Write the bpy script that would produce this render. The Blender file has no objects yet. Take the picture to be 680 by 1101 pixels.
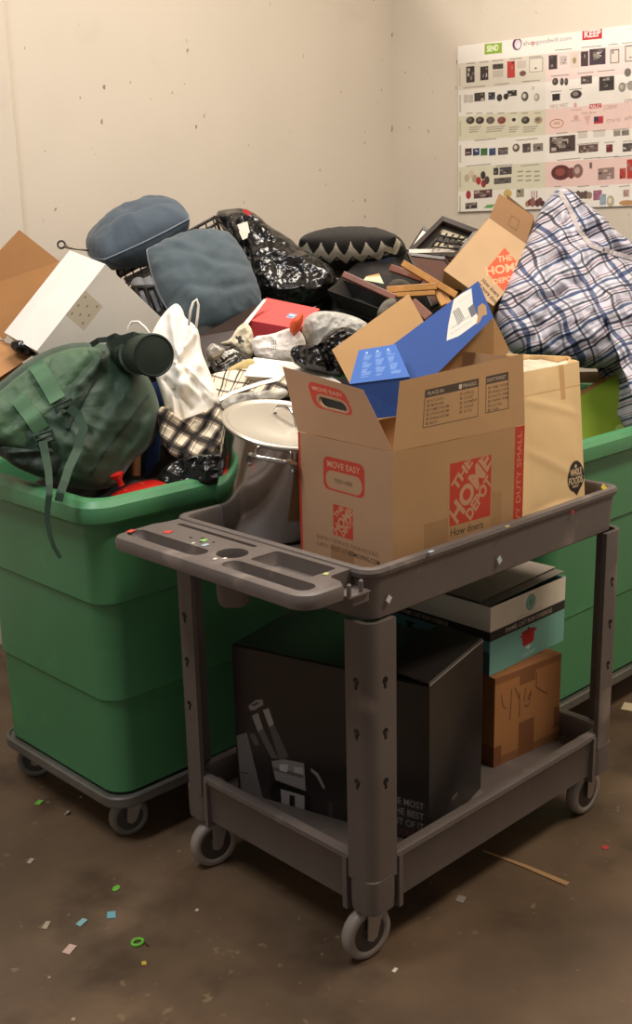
import bpy, bmesh, math, random
import numpy as np
from mathutils import Vector, Matrix, noise
from mathutils.bvhtree import BVHTree
from mathutils.geometry import tessellate_polygon

random.seed(7)
SC = bpy.context.scene
COL = SC.collection

# ------------------------------------------------------------------ camera
F = 1233.392
C = np.array([-1.4307, -1.3509, 1.4971])
YAW, PITCH, ROLL = 0.8044, 0.2680, -0.0229
_f = np.array([math.cos(YAW) * math.cos(PITCH), math.sin(YAW) * math.cos(PITCH), -math.sin(PITCH)])
_r = np.array([math.sin(YAW), -math.cos(YAW), 0.0])
_u = np.cross(_r, _f)
RT = _r * math.cos(ROLL) + _u * math.sin(ROLL)
UP = -_r * math.sin(ROLL) + _u * math.cos(ROLL)
FW = _f
CX, CY = 340.0, 550.5


def ray(x, y):
    return (x - CX) / F * RT - (y - CY) / F * UP + FW


def P(x, y, d):
    return C + d * ray(x, y)


def at_x(x, y, X):
    k = ray(x, y)
    return C + (X - C[0]) / k[0] * k


def at_y(x, y, Y):
    k = ray(x, y)
    return C + (Y - C[1]) / k[1] * k


def at_z(x, y, Z):
    k = ray(x, y)
    return C + (Z - C[2]) / k[2] * k


def pix(p):
    d = np.asarray(p, float) - C
    z = d @ FW
    return CX + F * (d @ RT) / z, CY - F * (d @ UP) / z


cd = bpy.data.cameras.new('camera')
cam = bpy.data.objects.new('camera', cd)
COL.objects.link(cam)
cd.sensor_fit = 'VERTICAL'
cd.sensor_height = 24.0
cd.lens = F / 1101.0 * 24.0
cd.clip_start = 0.05
M = Matrix.Identity(4)
for i in range(3):
    M[i][0], M[i][1], M[i][2], M[i][3] = RT[i], UP[i], -FW[i], C[i]
cam.matrix_world = M
SC.camera = cam


# ------------------------------------------------------------------ colours and materials
def lin(c):
    if isinstance(c, str):
        c = tuple(int(c[i:i + 2], 16) / 255.0 for i in (0, 2, 4))
    return tuple((x / 12.92 if x <= 0.04045 else ((x + 0.055) / 1.055) ** 2.4) for x in c)


def mat(name, col, rough=0.6, metal=0.0, var=0.12, scale=12.0, bump=0.0, bscale=60.0, coat=0.0, spec=0.5, sheen=0.0, attr=False, alpha=1.0, trans=0.0):
    m = bpy.data.materials.new(name)
    m.use_nodes = True
    nt = m.node_tree
    b = nt.nodes['Principled BSDF']
    b.inputs['Roughness'].default_value = rough
    b.inputs['Metallic'].default_value = metal
    b.inputs['Specular IOR Level'].default_value = spec
    b.inputs['Coat Weight'].default_value = coat
    if sheen:
        b.inputs['Sheen Weight'].default_value = sheen
    if trans:
        b.inputs['Transmission Weight'].default_value = trans
    if alpha < 1:
        b.inputs['Alpha'].default_value = alpha
    tc = nt.nodes.new('ShaderNodeTexCoord')
    nz = nt.nodes.new('ShaderNodeTexNoise')
    nz.inputs['Scale'].default_value = scale
    nz.inputs['Detail'].default_value = 5
    nt.links.new(tc.outputs['Object'], nz.inputs['Vector'])
    mr = nt.nodes.new('ShaderNodeMapRange')
    mr.inputs['From Min'].default_value = 0.3
    mr.inputs['From Max'].default_value = 0.7
    mr.inputs['To Min'].default_value = 1 - var
    mr.inputs['To Max'].default_value = 1 + var
    nt.links.new(nz.outputs['Fac'], mr.inputs['Value'])
    mx = nt.nodes.new('ShaderNodeVectorMath')
    mx.operation = 'SCALE'
    if attr:
        at = nt.nodes.new('ShaderNodeAttribute')
        at.attribute_name = 'Col'
        nt.links.new(at.outputs['Color'], mx.inputs[0])
    else:
        mx.inputs[0].default_value = lin(col)
    nt.links.new(mr.outputs['Result'], mx.inputs['Scale'])
    nt.links.new(mx.outputs['Vector'], b.inputs['Base Color'])
    if bump:
        n2 = nt.nodes.new('ShaderNodeTexNoise')
        n2.inputs['Scale'].default_value = bscale
        n2.inputs['Detail'].default_value = 4
        nt.links.new(tc.outputs['Object'], n2.inputs['Vector'])
        bp = nt.nodes.new('ShaderNodeBump')
        bp.inputs['Strength'].default_value = bump
        bp.inputs['Distance'].default_value = 0.004
        nt.links.new(n2.outputs['Fac'], bp.inputs['Height'])
        nt.links.new(bp.outputs['Normal'], b.inputs['Normal'])
    return m


def plaid_mat(name, bands_u, bands_v, fu, fv, rough=0.85, ang=0.0, warp=0.0):
    """woven check: two sets of stripes over the UV map (metres), multiplied"""
    m = bpy.data.materials.new(name)
    m.use_nodes = True
    nt = m.node_tree
    b = nt.nodes['Principled BSDF']
    b.inputs['Roughness'].default_value = rough
    uv = nt.nodes.new('ShaderNodeUVMap')
    src = uv.outputs['UV']
    if warp:
        nz = nt.nodes.new('ShaderNodeTexNoise')
        nz.inputs['Scale'].default_value = 7.0
        nz.inputs['Detail'].default_value = 2
        nt.links.new(src, nz.inputs['Vector'])
        s = nt.nodes.new('ShaderNodeVectorMath')
        s.operation = 'SCALE'
        s.inputs['Scale'].default_value = warp
        nt.links.new(nz.outputs['Color'], s.inputs[0])
        a = nt.nodes.new('ShaderNodeVectorMath')
        a.operation = 'ADD'
        nt.links.new(src, a.inputs[0])
        nt.links.new(s.outputs['Vector'], a.inputs[1])
        src = a.outputs['Vector']
    mp = nt.nodes.new('ShaderNodeMapping')
    mp.inputs['Rotation'].default_value = (0, 0, ang)
    nt.links.new(src, mp.inputs['Vector'])
    sx = nt.nodes.new('ShaderNodeSeparateXYZ')
    nt.links.new(mp.outputs['Vector'], sx.inputs[0])
    outs = []
    for axis, bands, f in (('X', bands_u, fu), ('Y', bands_v, fv)):
        mu = nt.nodes.new('ShaderNodeMath')
        mu.operation = 'MULTIPLY'
        mu.inputs[1].default_value = f
        nt.links.new(sx.outputs[axis], mu.inputs[0])
        fr = nt.nodes.new('ShaderNodeMath')
        fr.operation = 'FRACT'
        nt.links.new(mu.outputs[0], fr.inputs[0])
        cr = nt.nodes.new('ShaderNodeValToRGB')
        cr.color_ramp.interpolation = 'CONSTANT'
        els = cr.color_ramp.elements
        while len(els) < len(bands):
            els.new(0.5)
        for e, (p, c) in zip(els, bands):
            e.position = p
            e.color = (*lin(c), 1)
        nt.links.new(fr.outputs[0], cr.inputs['Fac'])
        outs.append(cr.outputs['Color'])
    mx = nt.nodes.new('ShaderNodeMix')
    mx.data_type = 'RGBA'
    mx.blend_type = 'MULTIPLY'
    mx.inputs['Factor'].default_value = 1.0
    nt.links.new(outs[0], mx.inputs[6])
    nt.links.new(outs[1], mx.inputs[7])
    nt.links.new(mx.outputs[2], b.inputs['Base Color'])
    return m


# ------------------------------------------------------------------ mesh collector
class MB:
    def __init__(self):
        self.v, self.f, self.c, self.m, self.uv = [], [], [], [], None

    def add(self, vs, fs, col=None, mi=0):
        n = len(self.v)
        self.v.extend(tuple(float(a) for a in p) for p in vs)
        for i, f in enumerate(fs):
            self.f.append(tuple(n + k for k in f))
            self.c.append(col[i] if isinstance(col, list) else col)
            self.m.append(mi)
        return self

    def box(self, lo, hi, R=None, o=None, col=None, mi=0):
        vs = [np.array([(lo, hi)[a][0], (lo, hi)[b][1], (lo, hi)[c][2]]) for a in (0, 1) for b in (0, 1) for c in (0, 1)]
        if R is not None:
            vs = [np.asarray(R) @ p for p in vs]
        if o is not None:
            vs = [p + np.asarray(o) for p in vs]
        fs = [(0, 1, 3, 2), (4, 6, 7, 5), (0, 4, 5, 1), (2, 3, 7, 6), (0, 2, 6, 4), (1, 5, 7, 3)]
        return self.add(vs, fs, col, mi)

    def hexa(self, p, col=None, mi=0):
        """p: 8 points, 0-3 one face in order, 4-7 the opposite face"""
        fs = [(3, 2, 1, 0), (4, 5, 6, 7), (0, 1, 5, 4), (1, 2, 6, 5), (2, 3, 7, 6), (3, 0, 4, 7)]
        return self.add(p, fs, col, mi)

    def loops(self, rings, cap0=True, cap1=True, closed=False, col=None, mi=0):
        n = len(rings[0])
        vs = [p for r in rings for p in r]
        fs = []
        K = len(rings)
        for k in range(K if closed else K - 1):
            for i in range(n):
                j = (i + 1) % n
                a, b = k * n, ((k + 1) % K) * n
                fs.append((a + i, a + j, b + j, b + i))
        if not closed:
            if cap0:
                fs.append(tuple(reversed(range(n))))
            if cap1:
                fs.append(tuple((K - 1) * n + i for i in range(n)))
        return self.add(vs, fs, col, mi)

    def tube(self, path, r, n=8, closed=False, col=None, mi=0):
        path = [np.asarray(p, float) for p in path]
        K = len(path)
        rings = []
        prev = None
        for k in range(K):
            if closed:
                t = path[(k + 1) % K] - path[k - 1]
            else:
                t = path[min(k + 1, K - 1)] - path[max(k - 1, 0)]
            t = t / (np.linalg.norm(t) + 1e-12)
            if prev is None:
                a = np.array([0, 0, 1.0]) if abs(t[2]) < 0.9 else np.array([1.0, 0, 0])
            else:
                a = prev
            a = a - t * (a @ t)
            a = a / np.linalg.norm(a)
            prev = a
            b = np.cross(t, a)
            rr = r[k] if isinstance(r, (list, tuple)) else r
            rings.append([path[k] + rr * (a * math.cos(q) + b * math.sin(q)) for q in (2 * math.pi * i / n for i in range(n))])
        return self.loops(rings, closed=closed, col=col, mi=mi)

    def lathe(self, prof, o, axis=(0, 0, 1), n=40, cap=True, col=None, mi=0, xdir=None):
        ax = np.asarray(axis, float)
        ax = ax / np.linalg.norm(ax)
        a = np.array([1.0, 0, 0]) if xdir is None else np.asarray(xdir, float)
        if abs(a @ ax) > 0.95:
            a = np.array([0, 1.0, 0])
        a = a - ax * (a @ ax)
        a = a / np.linalg.norm(a)
        b = np.cross(ax, a)
        o = np.asarray(o, float)
        rings = [[o + ax * h + rr * (a * math.cos(q) + b * math.sin(q)) for q in (2 * math.pi * i / n for i in range(n))] for rr, h in prof]
        return self.loops(rings, cap0=cap, cap1=cap, col=col, mi=mi)

    def build(self, name, mats, parent=None, loc=None, smooth=False, bevel=0.0, seg=2, angle=35, recalc=True):
        if not isinstance(mats, (list, tuple)):
            mats = [mats]
        V = np.array(self.v, float)
        o0 = np.zeros(3)
        if parent is not None:
            o0 = WORLD[parent.name]
        elif loc is not None:
            o0 = np.asarray(loc, float)
        else:
            lo, hi = V.min(0), V.max(0)
            o0 = np.array([(lo[0] + hi[0]) / 2, (lo[1] + hi[1]) / 2, lo[2]])
        me = bpy.data.meshes.new(name)
        me.from_pydata([tuple(p) for p in (V - o0)], [], self.f)
        for m in mats:
            me.materials.append(m)
        if any(self.m):
            me.polygons.foreach_set('material_index', self.m)
        if any(c is not None for c in self.c):
            at = me.color_attributes.new('Col', 'FLOAT_COLOR', 'CORNER')
            cols = np.array([(c if c is not None else (0.5, 0.5, 0.5)) for c in self.c], np.float32)
            tot = np.empty(len(me.polygons), np.int32)
            me.polygons.foreach_get('loop_total', tot)
            full = np.ones((len(me.loops), 4), np.float32)
            full[:, :3] = np.repeat(cols, tot, axis=0)
            at.data.foreach_set('color', full.ravel())
        if self.uv is not None:
            ul = me.uv_layers.new(name='UVMap')
            li = np.empty(len(me.loops), np.int32)
            me.loops.foreach_get('vertex_index', li)
            ul.data.foreach_set('uv', np.array(self.uv, np.float32)[li].ravel())
        if recalc and len(self.f) < 20000:
            bm = bmesh.new()
            bm.from_mesh(me)
            bmesh.ops.recalc_face_normals(bm, faces=bm.faces)
            bm.to_mesh(me)
            bm.free()
        if smooth:
            me.polygons.foreach_set('use_smooth', [True] * len(me.polygons))
            if smooth != 'all':
                me.set_sharp_from_angle(angle=math.radians(angle))
        me.update()
        o = bpy.data.objects.new(name, me)
        COL.objects.link(o)
        if parent is not None:
            o.parent = parent
            WORLD[o.name] = o0
        else:
            o.location = o0
            WORLD[o.name] = o0
        if bevel:
            bv = o.modifiers.new('bevel', 'BEVEL')
            bv.width = bevel
            bv.segments = seg
            bv.limit_method = 'ANGLE'
            bv.angle_limit = math.radians(40)
            bv.harden_normals = False
        return o


WORLD = {}


def tag(o, label, cat, group=None, kind=None):
    o['label'] = label
    o['category'] = cat
    if group:
        o['group'] = group
    if kind:
        o['kind'] = kind
    return o


def thing(name, label, cat, loc=(0, 0, 0), group=None):
    o = bpy.data.objects.new(name, None)
    o.empty_display_size = 0.05
    COL.objects.link(o)
    o.location = tuple(float(a) for a in loc)
    WORLD[o.name] = np.asarray(loc, float)
    return tag(o, label, cat, group)


def struct(o):
    o['kind'] = 'structure'
    return o


def copy_tree(o, parent=None):
    kids = list(o.children)
    c = o.copy()
    COL.objects.link(c)
    if parent is not None:
        c.parent = parent
        c.matrix_parent_inverse = o.matrix_parent_inverse.copy()
    WORLD[c.name] = WORLD.get(o.name, np.zeros(3))
    for k in kids:
        copy_tree(k, c)
    return c


def rrect(x0, x1, y0, y1, z, r, seg=6):
    r = max(min(r, (x1 - x0) / 2 - 1e-4, (y1 - y0) / 2 - 1e-4), 1e-4)
    out = []
    for cx, cy, a0 in ((x1 - r, y1 - r, 0), (x0 + r, y1 - r, 90), (x0 + r, y0 + r, 180), (x1 - r, y0 + r, 270)):
        for i in range(seg + 1):
            a = math.radians(a0 + 90 * i / seg)
            out.append(np.array([cx + r * math.cos(a), cy + r * math.sin(a), z]))
    return out


def loft(mb, x0, x1, y0, y1, prof, seg=6, cap0=True, cap1=True, mi=0):
    return mb.loops([rrect(x0 + i, x1 - i, y0 + i, y1 - i, z, r, seg) for i, z, r in prof], cap0, cap1, mi=mi)


def boolean(o, cutters):
    for c in cutters:
        md = o.modifiers.new('cut', 'BOOLEAN')
        md.operation = 'DIFFERENCE'
        md.solver = 'EXACT'
        md.object = c
    dg = bpy.context.evaluated_depsgraph_get()
    me = bpy.data.meshes.new_from_object(o.evaluated_get(dg))
    o.modifiers.clear()
    old = o.data
    nm = old.name
    o.data = me
    bpy.data.meshes.remove(old)
    me.name = nm
    for c in cutters:
        d = c.data
        bpy.data.objects.remove(c)
        bpy.data.meshes.remove(d)
    return o


# ------------------------------------------------------------------ printed artwork as face colours
_TXT = {}


def text_tris(s, bold=0.0):
    k = (s, bold)
    if k not in _TXT:
        cu = bpy.data.curves.new('t', 'FONT')
        cu.body = s
        cu.resolution_u = 3
        cu.offset = bold
        ob = bpy.data.objects.new('t', cu)
        COL.objects.link(ob)
        dg = bpy.context.evaluated_depsgraph_get()
        me = ob.evaluated_get(dg).to_mesh()
        me.calc_loop_triangles()
        V = np.array([v.co[:2] for v in me.vertices], float).reshape(-1, 2)
        T = np.array([t.vertices[:] for t in me.loop_triangles], int).reshape(-1, 3)
        ob.evaluated_get(dg).to_mesh_clear()
        bpy.data.objects.remove(ob)
        bpy.data.curves.remove(cu)
        if len(V):
            V = V / 0.69
            V[:, 0] -= V[:, 0].min()
        _TXT[k] = (V, T)
    return _TXT[k]


class Art:
    """a print: an array of sRGB colours, row 0 on top; coordinates in cells"""

    def __init__(self, W, H, col, k=1.0):
        self.cw, self.ch = int(round(W * k)), int(round(H * k))
        self.W, self.H = self.cw * 3, self.ch * 3
        self.S = self.W / W
        W, H = self.W, self.H
        c = col if not isinstance(col, str) else tuple(int(col[i:i + 2], 16) / 255 for i in (0, 2, 4))
        self.a = np.tile(np.array(c, float), (H, W, 1))
        self.base = c
        self.hole = np.zeros((H, W), bool)

    def _c(self, c):
        return np.array([int(c[i:i + 2], 16) / 255 for i in (0, 2, 4)]) if isinstance(c, str) else np.array(c)

    def paint(self, mask, x0, y0, col):
        h, w = mask.shape
        if col is None:
            self.hole[y0:y0 + h, x0:x0 + w] |= mask
        else:
            self.a[y0:y0 + h, x0:x0 + w][mask] = self._c(col)

    def _win(self, x0, y0, x1, y1):
        a, b = max(0, int(math.floor(x0))), max(0, int(math.floor(y0)))
        c, d = min(self.W, int(math.ceil(x1)) + 1), min(self.H, int(math.ceil(y1)) + 1)
        if c <= a or d <= b:
            return None
        gx, gy = np.meshgrid(np.arange(a, c) + 0.5, np.arange(b, d) + 0.5)
        return a, b, gx, gy

    def poly(self, pts, col):
        pts = np.array(pts, float) * self.S
        w = self._win(pts[:, 0].min(), pts[:, 1].min(), pts[:, 0].max(), pts[:, 1].max())
        if w is None:
            return self
        a, b, gx, gy = w
        m = np.zeros(gx.shape, bool)
        n = len(pts)
        for i in range(n):
            x1, y1 = pts[i]
            x2, y2 = pts[(i + 1) % n]
            if y1 == y2:
                continue
            cr = ((y1 > gy) != (y2 > gy)) & (gx < (x2 - x1) * (gy - y1) / (y2 - y1) + x1)
            m ^= cr
        self.paint(m, a, b, col)
        return self

    def rect(self, x0, y0, x1, y1, col):
        return self.poly([(x0, y0), (x1, y0), (x1, y1), (x0, y1)], col)

    def rrect(self, x0, y0, x1, y1, r, col):
        return self.poly([(p[0], p[1]) for p in rrect(x0, x1, y0, y1, 0, r, 6)], col)

    def ell(self, cx, cy, rx, ry, col):
        cx, cy, rx, ry = cx * self.S, cy * self.S, rx * self.S, ry * self.S
        w = self._win(cx - rx, cy - ry, cx + rx, cy + ry)
        if w is None:
            return self
        a, b, gx, gy = w
        self.paint(((gx - cx) / rx) ** 2 + ((gy - cy) / ry) ** 2 <= 1, a, b, col)
        return self

    def line(self, pts, wd, col):
        for (x0, y0), (x1, y1) in zip(pts[:-1], pts[1:]):
            L = math.hypot(x1 - x0, y1 - y0) + 1e-9
            nx, ny = -(y1 - y0) / L * wd / 2, (x1 - x0) / L * wd / 2
            self.poly([(x0 + nx, y0 + ny), (x1 + nx, y1 + ny), (x1 - nx, y1 - ny), (x0 - nx, y0 - ny)], col)
        return self

    def text(self, s, x, y, h, col, ang=0.0, width=None, bold=0.0, align='l', xs=1.0):
        """x, y: the baseline start; h: cap height in cells; ang degrees anticlockwise; width: fit the line to this many cells"""
        V, T = text_tris(s, bold)
        if not len(T):
            return self
        L = V[:, 0].max()
        sx = h * xs if width is None else width / L
        X = V[:, 0] * sx
        Y = V[:, 1] * h
        if align == 'c':
            X = X - L * sx / 2
        ca, sa = math.cos(math.radians(ang)), math.sin(math.radians(ang))
        Q = np.stack([x + X * ca - Y * sa, y - (X * sa + Y * ca)], 1)
        for t in T:
            self.poly(Q[t], col)
        return self

    def lin(self):
        a = np.clip(self.a, 0, 1)
        a = np.where(a <= 0.04045, a / 12.92, ((a + 0.055) / 1.055) ** 2.4)
        return a.reshape(self.ch, 3, self.cw, 3, 3).mean((1, 3))

    def holes(self):
        return self.hole.reshape(self.ch, 3, self.cw, 3).mean((1, 3)) > 0.5


def sheet(mb, TL, TR, BR, BL, th, art=None, nu=1, nv=1, disp=None, col=None, back=None, mi=0, mitre=True):
    """a board with its printed face towards the viewer's side: TL TR BR BL seen from the front; th goes behind it"""
    TL, TR, BR, BL = (np.asarray(p, float) for p in (TL, TR, BR, BL))
    nrm = np.cross(TR - TL, BL - TL)
    nrm = -nrm / np.linalg.norm(nrm)          # towards the front
    if art is not None:
        nu, nv = art.cw, art.ch
        cl = art.lin()
        base = lin(art.base)
    else:
        base = lin(col) if col is not None else None
    if back is not None:
        base_b = lin(back)
    else:
        base_b = base
    us = np.linspace(0, 1, nu + 1)
    vs = np.linspace(0, 1, nv + 1)
    U, Vv = np.meshgrid(us, vs)
    G = (TL * ((1 - U) * (1 - Vv))[..., None] + TR * (U * (1 - Vv))[..., None] + BR * (U * Vv)[..., None] + BL * ((1 - U) * Vv)[..., None])
    if disp is not None:
        D = np.array([[disp(a, b) for a in us] for b in vs])
        G = G + D[..., None] * nrm
    eu = (TR - TL) / np.linalg.norm(TR - TL)
    ev = (BL - TL) / np.linalg.norm(BL - TL)
    ins = min(abs(th) * 1.02, 0.2 * np.linalg.norm(TR - TL), 0.2 * np.linalg.norm(BL - TL)) if mitre else 0.0
    Bk = G - th * nrm + ins * (eu * (1 - 2 * U)[..., None] + ev * (1 - 2 * Vv)[..., None])
    n = (nu + 1) * (nv + 1)
    idx = np.arange(n).reshape(nv + 1, nu + 1)
    verts = list(G.reshape(-1, 3)) + list(Bk.reshape(-1, 3))
    keep = np.ones((nv, nu), bool)
    if art is not None:
        keep = ~art.holes()
    fs, cs = [], []
    plain = disp is None and keep.all()
    if plain:
        q4 = np.stack([idx[:-1, :-1], idx[1:, :-1], idx[1:, 1:], idx[:-1, 1:]], -1).reshape(-1, 4)
        fs = [tuple(k) for k in q4.tolist()]
        cs = [tuple(k) for k in cl.reshape(-1, 3).tolist()] if art is not None else [base] * len(fs)
    for j in range(nv if not plain else 0):
        for i in range(nu):
            if not keep[j, i]:
                continue
            a, b, c, d = idx[j, i], idx[j, i + 1], idx[j + 1, i + 1], idx[j + 1, i]
            fs.append((a, d, c, b))
            cs.append(tuple(cl[j, i]) if art is not None else base)
            if not plain:
                fs.append((n + a, n + b, n + c, n + d))
                cs.append(base_b)
            for (jj, ii, e) in ((j - 1, i, (a, b)), (j + 1, i, (c, d)), (j, i - 1, (d, a)), (j, i + 1, (b, c))):
                inside = 0 <= jj < nv and 0 <= ii < nu
                if (not inside) or (not keep[jj, ii]):
                    if plain:
                        continue
                    fs.append((e[0], e[1], n + e[1], n + e[0]))
                    cs.append(base)
    if plain:
        q = [idx[0, 0], idx[0, nu], idx[nv, nu], idx[nv, 0]]
        fs.append(tuple(n + k for k in q))
        cs.append(base_b)
        for edge in (idx[0, ::-1], idx[:, 0], idx[nv, :], idx[::-1, nu]):
            fs.append(tuple(int(k) for k in edge) + (n + int(edge[-1]), n + int(edge[0])))
            cs.append(base)
    used = sorted({int(k) for f in fs for k in f})
    mp = {k: i for i, k in enumerate(used)}
    mb.add([verts[k] for k in used], [tuple(mp[int(k)] for k in f) for f in fs], cs, mi)
    return mb


# ------------------------------------------------------------------ soft goods
def chaikin(pts, k=2):
    pts = [np.array(p, float) for p in pts]
    for _ in range(k):
        out = []
        for i in range(len(pts)):
            a, b = pts[i], pts[(i + 1) % len(pts)]
            out += [a * 0.75 + b * 0.25, a * 0.25 + b * 0.75]
        pts = out
    return pts


def resample(pts, N):
    pts = np.array(pts + [pts[0]], float)
    seg = np.hypot(*(pts[1:] - pts[:-1]).T)
    s = np.concatenate([[0], np.cumsum(seg)])
    q = np.linspace(0, s[-1], N, endpoint=False)
    return np.stack([np.interp(q, s, pts[:, 0]), np.interp(q, s, pts[:, 1])], 1)


def fbm(p, sc, octv=3):
    a, t, s = 1.0, 0.0, sc
    for _ in range(octv):
        t += a * noise.noise(Vector((p[0] * s, p[1] * s, p[2] * s)))
        a *= 0.5
        s *= 2.1
    return t


def crease(p, sc):
    q = Vector((p[0] * sc, p[1] * sc, p[2] * sc))
    return 1.0 - 2.0 * abs(noise.noise(q)) - 0.6 * abs(noise.noise(q * 2.3))


class Puff:
    """a stuffed or draped body: an outline seen from where one stands, at its own distance, with real thickness T in front and back"""

    def __init__(self, outline, d, T, grad=(0, 0), c=None, back=1.0, p=0.8, N=120, R=20, rnd=2, wr=(), folds=(), colour=None, seed=0.0):
        b = resample(chaikin(outline, rnd), N)
        c = np.array(c, float) if c is not None else b.mean(0)
        mb = MB()
        self.mb, self.c, self.d = mb, c, d
        rows = []
        pxs = []
        uv = []
        p0 = P(c[0], c[1], d)

        def depth(x, y):
            return d + grad[0] * (x - c[0]) + grad[1] * (y - c[1])

        for side in (1, -1):
            grid = []
            for j in range(R + 1):
                t = j / R * math.pi / 2
                s, h = math.cos(t), math.sin(t) ** p
                if j == R:
                    s = 0.0
                ring = []
                for i in range(N):
                    if j == R and i > 0:
                        break
                    x, y = c + s * (b[i] - c)
                    q = P(x, y, depth(x, y))
                    e = T * h if side > 0 else -T * back * h
                    if side > 0 or wr:
                        w = 0.0
                        for (kind, amp, sc) in wr:
                            pv = (q[0] + seed, q[1] + seed * 1.7, q[2] - seed)
                            w += amp * (fbm(pv, sc) if kind == 'n' else crease(pv, sc))
                        if side > 0:
                            for (x0, y0, x1, y1, wd, ht) in folds:
                                dx, dy = x1 - x0, y1 - y0
                                L2 = dx * dx + dy * dy + 1e-9
                                k = max(0.0, min(1.0, ((x - x0) * dx + (y - y0) * dy) / L2))
                                dd = math.hypot(x - x0 - k * dx, y - y0 - k * dy)
                                w += ht * math.exp(-(dd / wd) ** 2)
                        e += side * w * min(1.0, math.sin(t) * 1.6)
                    q = q - FW * e
                    ring.append(q)
                    pxs.append((x, y))
                    dq = q - p0
                    uv.append((dq @ RT, dq @ UP))
                grid.append(ring)
            vs = [q for r in grid for q in r]
            fs = []
            for j in range(R - 1):
                for i in range(N):
                    k = (i + 1) % N
                    f = (j * N + i, j * N + k, (j + 1) * N + k, (j + 1) * N + i)
                    fs.append(f if side < 0 else f[::-1])
            top = R * N
            for i in range(N):
                k = (i + 1) % N
                f = ((R - 1) * N + i, (R - 1) * N + k, top)
                fs.append(f if side < 0 else f[::-1])
            cs = None
            if colour is not None:
                base = len(pxs) - len(vs)
                cs = []
                for f in fs:
                    m = np.mean([pxs[base + k] for k in f], axis=0)
                    cs.append(lin(colour(m[0], m[1])))
            if side < 0:
                # share the outline ring with the front
                fs = [tuple(('f', k) if k < N else ('b', k) for k in f) for f in fs]
                nfront = N * R + 1
                off = len(mb.v) - N
                mb.v.extend(tuple(float(a) for a in q) for q in vs[N:])
                for i, f in enumerate(fs):
                    mb.f.append(tuple(k[1] if k[0] == 'f' else k[1] + off for k in f))
                    mb.c.append(cs[i] if cs else None)
                    mb.m.append(0)
                uv = uv[:nfront] + uv[nfront + N:]
            else:
                mb.add(vs, fs, cs)
        mb.uv = uv
        self.bvh = BVHTree.FromPolygons([Vector(v) for v in mb.v], mb.f)

    def build(self, name, mats, parent=None, **k):
        return self.mb.build(name, mats, parent, smooth='all', **k)

    def depth(self, x, y):
        k = ray(x, y)
        L = np.linalg.norm(k)
        h = self.bvh.ray_cast(Vector(C), Vector(k / L))
        if h[0] is None:
            return None
        return float((np.array(h[0]) - C) @ FW)


def ribbon(mb, path, width, th=0.003, surf=None, lift=0.004, sub=6, col=None, mi=0):
    """webbing: path of (x, y[, d]) ; follows the body surf unless a distance is given"""
    pts = []
    for a, b in zip(path[:-1], path[1:]):
        for k in range(sub):
            t = k / sub
            pts.append(tuple((1 - t) * a[i] + t * b[i] for i in range(len(a))))
    pts.append(path[-1])
    ds, last = [], None
    for q in pts:
        d = q[2] if len(q) > 2 else (surf.depth(q[0], q[1]) if surf else None)
        ds.append(d)
    if all(d is None for d in ds):
        ds = [surf.d] * len(ds)
    known = [i for i, d in enumerate(ds) if d is not None]
    for i in range(len(ds)):
        if ds[i] is None:
            ds[i] = ds[min(known, key=lambda k: abs(k - i))]
    n = len(pts)
    rings = []
    for i in range(n):
        a, b = pts[max(i - 1, 0)], pts[min(i + 1, n - 1)]
        tx, ty = b[0] - a[0], b[1] - a[1]
        L = math.hypot(tx, ty) + 1e-9
        w = width[0] + (width[1] - width[0]) * i / (n - 1) if isinstance(width, tuple) else width
        nx, ny = -ty / L * w / 2, tx / L * w / 2
        row = []
        for sgn in (1, -1):
            x, y = pts[i][0] + sgn * nx, pts[i][1] + sgn * ny
            d = ds[i] - lift
            if surf is not None and len(pts[i]) < 3:
                dd = surf.depth(x, y)
                if dd is not None:
                    d = min(dd, ds[i] + 0.006) - lift
            row.append((x, y, d))
        rings.append([P(*row[0]), P(*row[1]), P(row[1][0], row[1][1], row[1][2] + th), P(row[0][0], row[0][1], row[0][2] + th)])
    return mb.loops(rings, mi=mi)


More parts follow.
